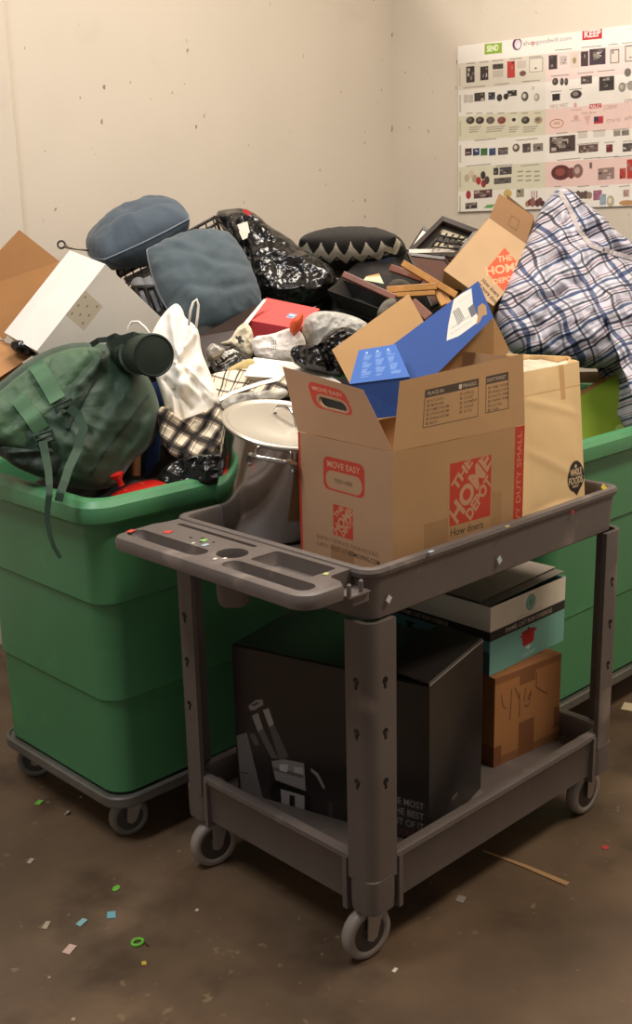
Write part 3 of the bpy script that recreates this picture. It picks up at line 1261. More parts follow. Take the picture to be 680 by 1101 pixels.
# two top flaps, one lifting a little along the right edge
mid1, mid2 = (bk['L'] + bk['K']) / 2, (bk['N'] + bk['R']) / 2
mb = MB()
up = np.array([0, 0, 1.0])
sheet(mb, bk['L'] + up * 0.001, bk['K'] + up * 0.001, bk['R'] + up * 0.001, bk['N'] + up * 0.001, -0.003, None, col='1b1716')
mb.build('flap', m_gloss, bx)
mb = MB()
sheet(mb, bk['N'] + up * 0.006, bk['R'] + up * 0.006, bk['R'] + bk['g'] * 0.11 + up * 0.022, bk['N'] + bk['g'] * 0.11 + up * 0.022, 0.003, None, col='231e1c')
mb.build('flap', m_gloss, bx)
mb = MB()
sheet(mb, bk['N'] - bk['g'] * 0.0 + up * 0.0045, bk['R'] + up * 0.0045, bk['R'] + up * 0.0015, bk['N'] + up * 0.0015, 0.002, None, col='8d8378')
mb.build('edge_highlight', m_card, bx)  # pale strip painted as the highlight line along the lifted flap

br = upright(0.578, 0.146, -0.10, 0.25, 0.236, 0.2285, DZ)
bb = thing('cardboard_box', 'small brown taped cardboard box with marker scrawl, under the teal and white box', 'box', (br['n'] + br['k']) / 2)
A = Art(110, 108, 'a8703f', 1.2)
A.rect(0, 0, 110, 8, '8a5730')
A.rect(0, 98, 110, 108, '8a5a35')
A.rect(40, 0, 66, 20, '83522c')
A.rect(40, 66, 66, 108, '7e4c28')
A.rect(0, 84, 12, 108, '7e4c28')
A.rect(100, 66, 110, 92, '7e4c28')
for ln in ([(10, 22), (13, 36), (18, 42)], [(27, 20), (25, 58)], [(32, 20), (40, 36)], [(40, 28), (41, 58), (39, 58)], [(50, 26), (48, 42)], [(57, 42), (60, 32), (54, 40), (58, 43)], [(49, 46), (53, 50), (58, 46)],
           [(68, 12), (68, 30), (78, 38), (88, 44)]):
    A.line(ln, 1.5, '5a3a22')
mb = MB()
sheet(mb, br['N'], br['R'], br['r'], br['n'], 0.004, A)
A2 = Art(40, 36, '945f34')
A2.rect(0, 28, 40, 36, '7e4c28')
sheet(mb, br['L'], br['N'], br['n'], br['l'], 0.004, A2)
sheet(mb, br['R'], br['K'], br['k'], br['r'], 0.004, None, col='945f34')
sheet(mb, br['K'], br['L'], br['l'], br['k'], 0.004, None, col='945f34')
sheet(mb, br['L'], br['K'], br['R'], br['N'], 0.003, None, col='945f34')
sheet(mb, br['l'], br['n'], br['r'], br['k'], 0.003, None, col='945f34')
mb.build('box_body', m_card, bb)

te = upright(0.579, 0.164, 0.004, 0.30, 0.305, 0.171, DZ + 0.2295)
tb = thing('cookware_box', 'teal and white box with black band and red casserole picture, on the lower shelf', 'box', (te['n'] + te['k']) / 2)


def cook(W_, side):
    H_ = 100
    A = Art(W_, H_, '74a899', 1.1)
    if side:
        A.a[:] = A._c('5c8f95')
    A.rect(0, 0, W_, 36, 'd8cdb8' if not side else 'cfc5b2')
    A.rect(0, 36, W_, 50, '2a211d')
    A.text('ENAMEL CAST IRON CASSEROLE', W_ * (0.2 if not side else 0.08), 46, 6, 'b7aa98', width=W_ * (0.62 if not side else 0.5), bold=0.01)
    if not side:
        A.ell(W_ * 0.52, 17, 11, 12, '6d9a86')
        A.ell(W_ * 0.52, 17, 8, 9, '84ab98')
        A.ell(W_ * 0.52, 17, 5, 6, '5f8f7c')
        A.text('ENAMELLED COLLECTION', W_ * 0.35, 33, 2.0, '9c917f', width=56)
        x = W_ * 0.50
        A.poly([(x - 15, 60), (x + 15, 58), (x + 13, 76), (x + 9, 79), (x - 9, 80), (x - 13, 77)], 'a3161c')
        A.ell(x, 59, 16, 3.2, '8c1016')
        A.rect(x - 19, 62, x - 14, 65, '8c1016')
        A.rect(x + 14, 60, x + 19, 63, '8c1016')
        A.ell(x, 54.5, 2.5, 1.8, '5a0d10')
        A.poly([(x - 6, 82), (x + 7, 81), (x + 1, 87)], 'c5dcd2')
        A.text('5 QUART', x - 13, 95, 4.5, 'b5d4c8', width=30, bold=0.01)
    else:
        x = W_ * 0.18
        A.poly([(x - 10, 56), (x + 10, 56), (x + 3, 61), (x + 5, 66), (x - 5, 66), (x - 3, 61)], '1a1614')
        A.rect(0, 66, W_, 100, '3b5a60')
    return A


mb = MB()
sheet(mb, te['N'], te['R'], te['r'], te['n'], 0.004, cook(170, 0))
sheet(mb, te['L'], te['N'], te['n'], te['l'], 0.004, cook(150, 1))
sheet(mb, te['R'], te['K'], te['k'], te['r'], 0.004, None, col='6fa596')
sheet(mb, te['K'], te['L'], te['l'], te['k'], 0.004, None, col='6fa596')
sheet(mb, te['l'], te['n'], te['r'], te['k'], 0.003, None, col='6fa596')
mb.build('box_body', m_card, tb)
mb = MB()
sheet(mb, te['L'] + up * 0.002, te['K'] + up * 0.010, te['R'] + up * 0.012 + te['g'] * 0.004, te['N'] + up * 0.002 + te['g'] * 0.004, 0.003, None, col='6d645a')
mb.build('lid_flap', m_card, tb)
mb = MB()
sheet(mb, te['L'] + up * 0.007, te['K'] + up * 0.014, te['R'] + up * 0.017 + te['g'] * 0.03, te['N'] + up * 0.007 + te['g'] * 0.03, 0.003, None, col='8d8375')
mb.build('lid_flap', m_card, tb)

# ================================================================== stockpot
ax = np.array([-0.016, -0.252, 0.97])
ax = ax / np.linalg.norm(ax)
top = P(305, 455, 2.53)
R0 = 0.1345
pot = thing('stockpot', 'tall polished steel stockpot with lid, tilted on the cart beside the moving box', 'pot', top - ax * 0.245)
PH = 0.238
mb = MB()
mb.lathe([(0.02, -PH), (R0 - 0.016, -PH), (R0 - 0.006, -PH + 0.006), (R0 - 0.003, -PH + 0.018), (R0 - 0.003, -0.012), (R0 + 0.0005, -0.010), (R0 + 0.0005, -0.006)], top, ax, 72, cap=True)
mb.build('pot_body', m_steel, pot, smooth=True, angle=30)
mb = MB()
mb.lathe([(R0 - 0.004, -0.010), (R0 + 0.002, -0.006), (R0 + 0.003, -0.001), (R0 + 0.000, 0.002), (R0 - 0.006, 0.002), (R0 - 0.010, -0.001), (R0 - 0.014, -0.0015), (R0 * 0.6, 0.003), (R0 * 0.2, 0.005), (0.004, 0.0055)], top, ax, 72)
lid = mb.build('lid', m_lid, pot, smooth=True, angle=50)
ra = RT - ax * (RT @ ax)
ra /= np.linalg.norm(ra)
rb = np.cross(ax, ra)          # away from the viewer
if rb @ FW < 0:
    rb = -rb


def potpt(a, b, h):
    return top + ra * a + rb * b + ax * h


# lid handle: an arch standing near the right of the lid
hp = [potpt(*k) for k in ((-0.020, 0.030, 0.003), (-0.021, 0.026, 0.014), (-0.016, 0.022, 0.024), (-0.004, 0.008, 0.032), (0.012, -0.010, 0.032), (0.022, -0.022, 0.024), (0.026, -0.026, 0.014), (0.026, -0.030, 0.003))]
sh = np.array(potpt(0.000, 0.012, 0)) - top
mb = MB()
mb.tube([p + sh for p in hp], 0.0042, 10)
mb.build('lid_handle', m_steel, pot, smooth='all')


def side_handle(phi):
    rad = ra * math.cos(phi) - rb * math.sin(phi)
    tan = np.cross(ax, rad)
    o = top - ax * 0.030
    pts = [o + rad * (R0 - 0.004) - tan * 0.048 - ax * 0.014, o + rad * (R0 + 0.006) - tan * 0.050 - ax * 0.010, o + rad * (R0 + 0.012) - tan * 0.050 + ax * 0.006, o + rad * (R0 + 0.024) - tan * 0.042 + ax * 0.012,
           o + rad * (R0 + 0.033) - tan * 0.02 + ax * 0.012, o + rad * (R0 + 0.033) + tan * 0.02 + ax * 0.012, o + rad * (R0 + 0.024) + tan * 0.042 + ax * 0.012, o + rad * (R0 + 0.012) + tan * 0.050 + ax * 0.006,
           o + rad * (R0 + 0.006) + tan * 0.050 - ax * 0.010, o + rad * (R0 - 0.004) + tan * 0.048 - ax * 0.014]
    mb = MB()
    mb.tube(pts, 0.0052, 10)
    h = mb.build('side_handle', m_steel, pot, smooth='all')
    for s in (-1, 1):
        for dz in (-0.008, -0.024):
            mb = MB()
            q = rad * math.cos(0.36) + tan * s * math.sin(0.36)
            mb.lathe([(0.006, -0.004), (0.0055, 0.001), (0.003, 0.0035), (0.0005, 0.004)], o + q * (R0 - 0.001) + ax * dz, q, 14)
            mb.build('rivet', m_steel, h, smooth='all')


side_handle(math.radians(97))
side_handle(math.radians(97 + 180))

# ================================================================== paper grocery bag
f0 = at_z(563, 562, TZ + 0.004)
FL, FR = np.array([0.553, 0.062, TZ + 0.004]), np.array([0.775, 0.045, TZ + 0.004])
bag = thing('paper_bag', 'open tan paper grocery bag with a round black logo, at the cart far end', 'bag', (0.665, 0.12, TZ))
m_kraft = mat('tan bag paper', '', 0.8, var=0.03, scale=6, bump=0.1, bscale=25, attr=True)
dd = np.array([0.02, 0.165, 0.0])
tFL, tFR = P(558, 401, dep(FL) + 0.02), P(623, 388.5, dep(FR) - 0.015)
tBL, tBR = P(536, 380, dep(FL) + 0.12), P(612, 383, dep(FR) + 0.085)
TANB = 'dfbd88'
A = Art(90, 140, TANB, 1.6)
A.rect(58, 0, 66, 30, 'c49a64')
A.rect(0, 20, 90, 21, 'c59b63')


def pj(x, y):
    # place on the front face of a point seen there
    q = None
    best = None
    for i in range(91):
        for j in range(0, 141, 2):
            a, b = i / 90, j / 140
            w = tFL * (1 - a) * (1 - b) + tFR * a * (1 - b) + FR * a * b + FL * (1 - a) * b
            X, Y = pix(w)
            e = (X - x) ** 2 + (Y - y) ** 2
            if best is None or e < best:
                best, q = e, (i, j)
    return q


lx, ly = pj(618.5, 512)
A.ell(lx, ly, 14, 13.5, '231a14')
A.poly([(lx - 6, ly + 11), (lx + 8, ly + 11), (lx + 2, ly + 17)], '231a14')
A.text('WHOLE', lx, ly - 1.0, 5.6, 'cbb08a', width=21, align='c', bold=0.03)
A.text('FOODS', lx, ly + 6.2, 5.6, 'cbb08a', width=23, align='c', bold=0.03)
A.text('MARKET', lx, ly + 9.5, 2.2, 'cbb08a', width=10, align='c', bold=0.02)
A.ell(lx, ly - 8.8, 2.2, 1.5, 'cbb08a')


def bagdisp(a, b):
    e = math.sin(math.pi * min(max(a, 0), 1)) * math.sin(math.pi * min(b, 1))
    w = 0.004 * fbm((a * 3, b * 4, 1.7), 0.7, 2)
    k = 0.010 * math.exp(-((b - 0.86 - 0.25 * (a - 0.55) ** 2) / 0.03) ** 2) - 0.006 * math.exp(-((b - 0.93) / 0.04) ** 2) + 0.002 * math.exp(-(((b - 0.28 - 0.18 * (a - 0.7))) / 0.03) ** 2)
    k += 0.002 * math.exp(-((b - 0.45 - 0.3 * a) / 0.035) ** 2)
    edge = min(1, 6 * a, 6 * (1 - a)) * min(1, 5 * (1 - b))
    return (w + k + 0.010 * e) * max(edge, 0)


mb = MB()
sheet(mb, tFL, tFR, FR, FL, 0.0012, A, disp=bagdisp)
sheet(mb, tFR, tBR, FR + dd, FR, 0.0012, None, col=TANB, nu=20, nv=40, disp=lambda a, b: (0.004 * fbm((a * 3, b * 4, 5.1), 1.3) - 0.012 * math.exp(-((a - 0.5) / 0.15) ** 2)) * min(1, 6 * a, 6 * (1 - a)))
sheet(mb, tBR, tBL, FL + dd, FR + dd, 0.0012, None, col=TANB, nu=30, nv=30, disp=lambda a, b: 0.006 * fbm((a * 3, b * 4, 9.1), 1.3) * min(1, 6 * a, 6 * (1 - a)))
sheet(mb, tBL, tFL, FL, FL + dd, 0.0012, None, col=TANB, nu=20, nv=30, disp=lambda a, b: 0.004 * fbm((a * 3, b * 4, 3.3), 1.3) * min(1, 6 * a, 6 * (1 - a)))
sheet(mb, FL, FR, FR + dd, FL + dd, 0.001, None, col=TANB)
mb.build('bag_body', m_kraft, bag, smooth=True, angle=40)
mb = MB()
q = 0.06
sheet(mb, tBL * .97 + tFL * .03 - up * 0.012, tBR * .9 + tFR * .1 - up * 0.012, tFR * .9 + tBR * .1 - up * 0.03, tFL * .9 + tBL * .1 - up * 0.03, 0.002, None, col='cdbfa8', nu=12, nv=8, disp=lambda a, b: 0.008 * fbm((a * 4, b * 4, 2), 1.4))
tag(mb.build('paper_sheet', m_print), 'pale folded paper lying in the mouth of the tan grocery bag', 'paper')
# ================================================================== soft goods in the left bin
m_pack = mat('shaded pack nylon', '213d27', 0.62, var=0.10, scale=10, bump=0.2, bscale=300, sheen=0.2)  # body colour darkened to carry the shading on the lower right
m_pack_lit = mat('lit pack nylon', '3a5a3a', 0.6, var=0.12, scale=10, bump=0.2, bscale=300, sheen=0.2)  # lighter copy of the nylon, the light on the upper front painted in
m_pack_dark = mat('dark pack nylon', '16281b', 0.6, var=0.1)  # dark green pouch and trim; shade painted into the lower pocket
m_pack_dk = mat('dark webbing', '223d28', 0.7, bump=0.3, bscale=500)
m_strap = mat('green webbing', '4c7150', 0.7, var=0.08, bump=0.3, bscale=500)
m_buckle = mat('buckle plastic', '223024', 0.35)
m_black = mat('black plastic film', '131212', 0.22, var=0.2, spec=0.6)
m_blackcloth = mat('black cloth', '1c1a19', 0.8, var=0.2, bump=0.2, bscale=200)
m_slate = mat('slate blue cotton', '46535f', 0.85, var=0.06, scale=8, bump=0.5, bscale=28, sheen=0.15)
m_slate2 = mat('slate grey cotton', '47545b', 0.85, var=0.06, scale=8, bump=0.5, bscale=28, sheen=0.15)
m_pipe = mat('grey piping cord', '78828c', 0.8)
m_white = mat('white card', 'e9e4da', 0.6, var=0.02)
m_whitepaper = mat('white paper', 'ebe5d9', 0.75, var=0.04, scale=8, bump=0.12, bscale=40)
m_wire = mat('black coated wire', '1f1a17', 0.4)
m_wood_y = mat('yellow pine', 'b07c3c', 0.5, var=0.2, scale=20)
m_wood_r = mat('red stained wood', '6d3a22', 0.45, var=0.25, scale=18)
m_wood_d = mat('dark stained wood', '2c1c14', 0.4, var=0.25, scale=18)
m_heap = mat('mixed clothes', '262220', 0.9, var=0.6, scale=9, bump=0.4, bscale=40)
wear_nodes(m_heap, '37312b', 6, 0.60, 0.62, 2)
wear_nodes(m_heap, '232c3a', 5, 0.60, 0.62, 2)


# loose clothes that fill the bins, heaped above the rims
def heap(o, sx, sy, z0, h, seed, peak=(0.5, 0.5)):
    mb = MB()
    n, m = 48, 36
    vs, fs = [], []
    for j in range(m + 1):
        for i in range(n + 1):
            a, b = i / n, j / m
            e = (1 - (2 * a - 1) ** 4) * (1 - (2 * b - 1) ** 4)
            e = max(0.0, e) ** 0.6
            qa, qb = 2 * a - 1, 2 * b - 1
            x, y = o[0] + sx * (0.5 + 0.5 * qa * (1 - 0.04 * qb ** 6)), o[1] + sy * (0.5 + 0.5 * qb * (1 - 0.07 * qa ** 6))
            k = math.exp(-((a - peak[0]) / 0.42) ** 2 - ((b - peak[1]) / 0.5) ** 2)
            z = z0 + e * (h * (0.45 + 0.55 * k) + 0.03 * fbm((x + seed, y, seed), 7) + 0.015 * crease((x, y + seed, 0), 9))
            vs.append((x, y, z))
    for j in range(m):
        for i in range(n):
            k = j * (n + 1) + i
            fs.append((k, k + 1, k + n + 2, k + n + 1))
    rim = [j * (n + 1) for j in range(m, -1, -1)] + list(range(1, n + 1)) + [j * (n + 1) + n for j in range(1, m + 1)] + [m * (n + 1) + i for i in range(n - 1, 0, -1)]
    k0 = len(vs)
    for r in rim:
        vs.append((vs[r][0], vs[r][1], z0 - 0.12))
    for i in range(len(rim)):
        j = (i + 1) % len(rim)
        fs.append((rim[j], rim[i], k0 + i, k0 + j))
    fs.append(tuple(k0 + i for i in range(len(rim))))
    mb.add(vs, fs)
    h_ = mb.build('clothing_heap', m_heap, smooth='all')
    return h_


for args, lab in ((((-0.08, 0.757), 0.89, 0.495, 0.74, 0.24, 1.0, (0.75, 0.7)), 'loose dark clothes filling the left green bin under the bags'),
                  (((0.99, 0.307), 0.89, 0.495, 0.63, 0.36, 5.0, (0.55, 1.4)), 'loose dark clothes filling the green bin under the checked bag'),
                  (((0.94, 0.953), 0.89, 0.495, 0.74, 0.58, 9.0, (0.55, 0.62)), 'loose dark clothes filling the middle bin'),
                  (((0.575, 1.588), 0.89, 0.495, 0.74, 0.42, 12.0, (0.4, 0.4)), 'loose dark clothes filling the bin by the back wall')):
    h_ = heap(*args)
    tag(h_, lab, 'clothes', kind='stuff')

# ---- backpack
pk = thing('backpack', 'green nylon backpack with webbing straps and rolled pouch, lying on the left bin rim', 'backpack', P(90, 520, 2.74))
body = Puff([(-30, 470), (-34, 440), (-10, 424), (14, 404), (40, 384), (70, 371), (102, 369), (128, 374), (150, 392), (164, 412), (172, 438), (171, 462), (160, 482), (138, 500), (124, 524), (96, 528), (60, 520), (30, 508), (12, 496), (-8, 486)],
            2.74, 0.11, grad=(0.0006, -0.0006), c=(74, 446), p=0.62, N=170, R=44, back=0.7, wr=(('n', 0.012, 7), ('c', 0.009, 9), ('c', 0.004, 24)),
            folds=((128, 378, 96, 420, 5, 0.012), (96, 420, 78, 452, 5, 0.012), (150, 420, 96, 500, 6, 0.010), (166, 440, 120, 515, 5, -0.012), (120, 430, 100, 470, 8, 0.008), (140, 400, 118, 440, 6, -0.010)))
body.build('body', m_pack, pk)
fp = Puff([(-36, 468), (-32, 444), (-6, 428), (20, 406), (46, 387), (74, 375), (104, 373), (112, 380), (108, 396), (96, 416), (80, 440), (70, 462), (58, 480), (40, 488), (18, 484), (2, 476), (-12, 476)],
          2.665, 0.045, grad=(0.0006, -0.0006), c=(40, 436), p=0.55, N=150, R=36, wr=(('n', 0.009, 9), ('c', 0.006, 12), ('c', 0.003, 28)), folds=((60, 375, 54, 398, 3, -0.006), (0, 478, 60, 440, 6, 0.008), (96, 384, 70, 430, 6, 0.008)))
fp.build('front_pocket', m_pack_lit, pk)
lp = Puff([(-6, 476), (14, 484), (38, 490), (60, 484), (76, 462), (92, 448), (98, 462), (92, 490), (76, 512), (48, 514), (24, 506), (6, 494)], 2.655, 0.05, grad=(0.0005, -0.0006), p=0.6, N=110, R=26, wr=(('n', 0.010, 9), ('c', 0.008, 11), ('c', 0.004, 26)), folds=((14, 488, 60, 486, 4, 0.010),))
lp.build('lower_pocket', m_pack_dark, pk)
# zip along the edge of the front pocket
mb = MB()
ribbon(mb, [(112, 377), (108, 394), (96, 416), (82, 438), (72, 460)], 4, 0.004, body, 0.006)
mb.build('zip', m_pack_dark, pk)
# side seam
mb = MB()
ribbon(mb, [(160, 425), (142, 450), (118, 480), (100, 508)], 3, 0.004, body, 0.004)
mb.build('seam', m_pack_dark, pk)


def strap(path, w, name='strap', m=m_strap, surf=fp, lift=0.010):
    mb = MB()
    ribbon(mb, path, w, 0.003, surf, lift)
    return mb.build(name, m, pk, smooth=True, angle=50)


strap([(38, 390), (50, 409), (62, 430)], 18)
strap([(19, 427), (32, 444), (45, 463)], 18)
strap([(112, 384), (104, 404), (88, 424), (76, 440)], 11, lift=0.016)
d0 = (fp.depth(46, 470) or 2.6) - 0.012
strap([(46, 474, d0 - 0.02), (49, 490, d0 - 0.035), (52, 506, 2.515), (53, 520, 2.452), (53, 532, 2.440), (51, 548, 2.445), (51, 560, 2.448), (54, 576, 2.45), (58, 588, 2.452), (65, 600, 2.455)], (9.5, 4), 'hanging_strap', m_pack_dk, None)
d1 = (body.depth(80, 448) or 2.62) - 0.012
strap([(74, 438, d1 - 0.01), (84, 446, d1 - 0.01), (90, 460, d1 - 0.02), (83, 484, d1 - 0.035), (74, 503, 2.53), (70, 516, 2.468), (65, 530, 2.45), (63, 539, 2.452)], (10, 9), 'hanging_strap', m_pack_dk, None)


def buckle(x, y, ang, s=1.0):
    d = (fp.depth(x, y) or 2.6) - 0.026
    ca, sa = math.cos(ang), math.sin(ang)
    e1, e2 = ca * RT + sa * UP, -sa * RT + ca * UP
    R_ = np.stack([e1, e2, -FW], 1)
    o = P(x, y, d)
    mb = MB()
    k = 0.001 * s
    for yy in (-13, -2, 9):
        mb.box((-21 * k, yy * k, -3 * k), (21 * k, (yy + 5) * k, 5 * k), R_, o)
    mb.box((-23 * k, -13 * k, -4 * k), (-18 * k, 14 * k, 6 * k), R_, o)
    mb.box((18 * k, -13 * k, -4 * k), (23 * k, 14 * k, 6 * k), R_, o)
    return mb.build('buckle', m_buckle, pk, bevel=0.0012)


buckle(70, 438, math.radians(25))
buckle(48, 471, math.radians(20))
# rolled pouch across the top, the end towards us
mb = MB()
e0, e1 = P(128, 378, 2.80), P(165, 382, 2.60)
axr = (e1 - e0) / np.linalg.norm(e1 - e0)
lr = np.linalg.norm(e1 - e0)
mb.lathe([(0.030, 0.0), (0.040, 0.006), (0.045, lr * 0.4), (0.0475, lr * 0.92), (0.0495, lr * 0.96), (0.0495, lr + 0.002), (0.0465, lr + 0.004), (0.044, lr + 0.001), (0.02, lr + 0.004), (0.001, lr + 0.005)], e0, axr, 40)
mb.build('rolled_pouch', m_pack_dark, pk, smooth=True, angle=35)
mb = MB()
for f in (0.62,):
    mb.lathe([(0.0468, lr * f - 0.010), (0.0488, lr * f - 0.008), (0.0488, lr * f + 0.008), (0.0468, lr * f + 0.010)], e0, axr, 40, cap=False)
mb.build('pouch_strap', m_pack, pk)
mb = MB()
ribbon(mb, [(98, 371, 2.70), (106, 366, 2.69), (116, 365, 2.69), (124, 361, 2.68), (134, 366, 2.67), (148, 364, 2.64)], 6, 0.005)
mb.build('carry_handle', m_pack_dark, pk)
mb = MB()
ribbon(mb, [(118, 372, 2.655), (128, 366, 2.65), (144, 361, 2.64), (151, 364, 2.63)], 9, 0.006)
mb.build('clip', m_buckle, pk)

# ---- red lid on the rim
lc = P(150, 533, 2.665)
axl = UP * 0.93 - FW * 0.24 - RT * 0.24
axl /= np.linalg.norm(axl)
rl = thing('pot_lid', 'red enamel pot lid with a cream edge, sunk behind the rim beside the backpack', 'lid', lc - UP * 0.01)
m_red = mat('red enamel', 'c2211a', 0.2, var=0.05, coat=0.5)
m_cream = mat('cream enamel', 'd3c49c', 0.35)
mb = MB()
mb.lathe([(0.084, 0.001), (0.080, 0.006), (0.066, 0.016), (0.045, 0.024), (0.02, 0.028), (0.001, 0.029)], lc, axl, 48, cap=True)
mb.build('dome', m_red, rl, smooth=True, angle=50)
mb = MB()
mb.lathe([(0.080, -0.006), (0.087, -0.004), (0.088, 0.000), (0.085, 0.003), (0.078, 0.004)], lc, axl, 48)
mb.build('edge', m_cream, rl, smooth=True, angle=50)
ko = lc + axl * 0.020 - RT * 0.036 + UP * 0.004
mb = MB()
mb.lathe([(0.008, 0.0), (0.007, 0.014), (0.011, 0.020), (0.016, 0.024), (0.017, 0.029), (0.012, 0.033), (0.001, 0.034)], ko, axl * 0.9 - RT * 0.1, 24)
mb.build('knob', m_red, rl, smooth=True, angle=50)
mb = MB()
mb.tube([lc + RT * 0.028 + axl * 0.014, lc + RT * 0.034 + axl * 0.030 , lc + RT * 0.060 + axl * 0.028, lc + RT * 0.078 + axl * 0.004], 0.005, 10)
mb.build('loop_handle', m_red, rl, smooth='all')

# ---- white carton, tilted
b, (ea, ec, ee), ds = tilted_box((113.5, 284), (75, 269), (39.5, 377.5), (173, 341), 2.93, (3.05, 2.86, 3.02))
wb = thing('carton', 'white cardboard carton tilted on its corner, behind the green backpack', 'box', b + ec * 0.5 + ee * 0.5 - np.array([0, 0, 0.15]))
ee = ee * 1.25
A = Art(120, 110, 'ece6da')
A.poly([(42, 8), (76, 30), (76, 76), (42, 54)], 'cbbfa3') if False else None
A.rect(50, 0, 84, 27, 'd3c8ae')
for (sx, sy) in ((54, 4), (65, 4), (77, 4), (59, 12), (71, 12), (54, 20), (65, 20), (78, 21)):
    A.rect(sx, sy, sx + 3, sy + 1.6, '8d8069')
mb = MB()
# printed face B-E-F-C with the old label by the edge towards the bright face
sheet(mb, b + ec, b, b + ee, b + ec + ee, 0.004, A) if np.cross(-ec, ee) @ FW > 0 else sheet(mb, b, b + ec, b + ec + ee, b + ee, 0.004, A)
sheet(mb, b + ea, b, b + ec, b + ec + ea, 0.004, None, col='f0ebe2')
sheet(mb, b + ea, b + ea + ee, b + ee, b, 0.004, None, col='f0ebe2')
sheet(mb, b + ea + ee, b + ea, b + ea + ec, b + ea + ec + ee, 0.004, None, col='e4ded2')
sheet(mb, b + ec, b + ec + ee, b + ec + ee + ea, b + ec + ea, 0.004, None, col='e4ded2')
mb.build('box_body', m_card, wb)

# ---- torn brown box on the far left
bo = thing('cardboard_box', 'open plain brown cardboard box with raised flaps, leaning at the left behind the white carton', 'box', P(10, 420, 3.12))
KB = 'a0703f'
mb = MB()
sheet(mb, P(-46, 318, 3.26), P(20.6, 247, 3.26), P(64, 281, 3.22), P(4, 366, 3.16), 0.005, None, col=KB)
mb.build('flap', m_card, bo)
mb = MB()
sheet(mb, P(-30, 368, 3.02), P(-2, 366, 3.08), P(42, 377.5, 3.02), P(-8, 411, 2.92), 0.005, None, col='a87849')
mb.build('flap', m_card, bo)
mb = MB()
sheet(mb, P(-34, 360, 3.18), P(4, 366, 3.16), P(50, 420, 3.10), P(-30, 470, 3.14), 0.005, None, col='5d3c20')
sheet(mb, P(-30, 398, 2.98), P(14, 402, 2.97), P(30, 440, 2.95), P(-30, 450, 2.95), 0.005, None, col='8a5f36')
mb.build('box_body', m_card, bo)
mb = MB()
sheet(mb, P(15, 400, 2.93), P(24, 400, 2.93), P(22, 408, 2.92), P(13, 410, 2.92), 0.004, None, col='c09a5c')
mb.build('torn_corner', m_card, bo)
fm = Puff([(10, 368), (22, 365), (36, 370), (44, 380), (30, 384), (14, 378)], 2.98, 0.015, N=50, R=10, wr=(('c', 0.008, 22),))
tag(fm.build('plastic_wrap', m_black), 'scrap of dark plastic wrap in the gap below the white carton', 'plastic')

# ---- white paper shopping bag with rope handles
wbag = thing('shopping_bag', 'white paper shopping bag with rope handles, leaning between backpack and stockpot', 'bag', P(200, 470, 2.86))
wp = Puff([(184, 330), (190, 326), (196, 331), (199, 342), (208, 348), (214, 356), (216, 376), (224, 396), (238, 432), (232, 444), (214, 455), (204, 466), (192, 479), (186, 476), (181, 452), (174, 424), (166, 400), (158, 372), (168, 350), (176, 338)],
          2.88, 0.035, grad=(0.0004, -0.0008), c=(196, 395), p=0.5, N=170, R=44, rnd=1, wr=(('n', 0.004, 6), ('c', 0.004, 8), ('c', 0.003, 20)),
          folds=((186, 340, 196, 400, 5, 0.016), (196, 400, 188, 470, 6, 0.014), (210, 366, 206, 400, 4, -0.012), (214, 395, 200, 420, 6, 0.016), (200, 415, 232, 432, 5, 0.012), (180, 410, 206, 440, 3, -0.014), (204, 345, 200, 375, 3, 0.010), (186, 380, 222, 430, 3, -0.014), (190, 420, 200, 466, 2.5, -0.014), (212, 360, 192, 392, 2.5, 0.012), (204, 398, 230, 424, 2.5, 0.010)))
wp.build('bag_body', m_whitepaper, wbag)
for path in ([(203, 350, 2.855), (205, 334, 2.85), (208, 325, 2.85), (211.5, 322, 2.855), (213.5, 328, 2.86), (212.5, 340, 2.865), (211, 352, 2.865)],
             [(137, 364, 2.90), (138, 352, 2.90), (142, 346, 2.90), (149, 346, 2.895), (156, 352, 2.89), (163, 362, 2.885)]):
    mb = MB()
    mb.tube([P(*q) for q in path], 0.0032, 8)
    mb.build('rope_handle', m_whitepaper, wbag, smooth='all')

# ---- blue board between backpack and bag
mb = MB()
sheet(mb, P(158, 412, 2.90), P(177, 408, 2.92), P(171, 512, 2.82), P(156, 512, 2.80), 0.02, None, col='2f4673')
tag(mb.build('binder', m_gloss, bevel=0.002), 'upright blue binder wedged between the green backpack and the white shopping bag', 'binder')
mb = MB()
mb.lathe([(0.012, 0), (0.013, 0.05), (0.007, 0.07), (0.006, 0.085), (0.001, 0.086)], P(146, 512, 2.76), UP, 20)
tag(mb.build('bottle', mat('amber bottle', '6d4a25', 0.25), smooth=True), 'small amber bottle standing behind the red pot lid', 'bottle')

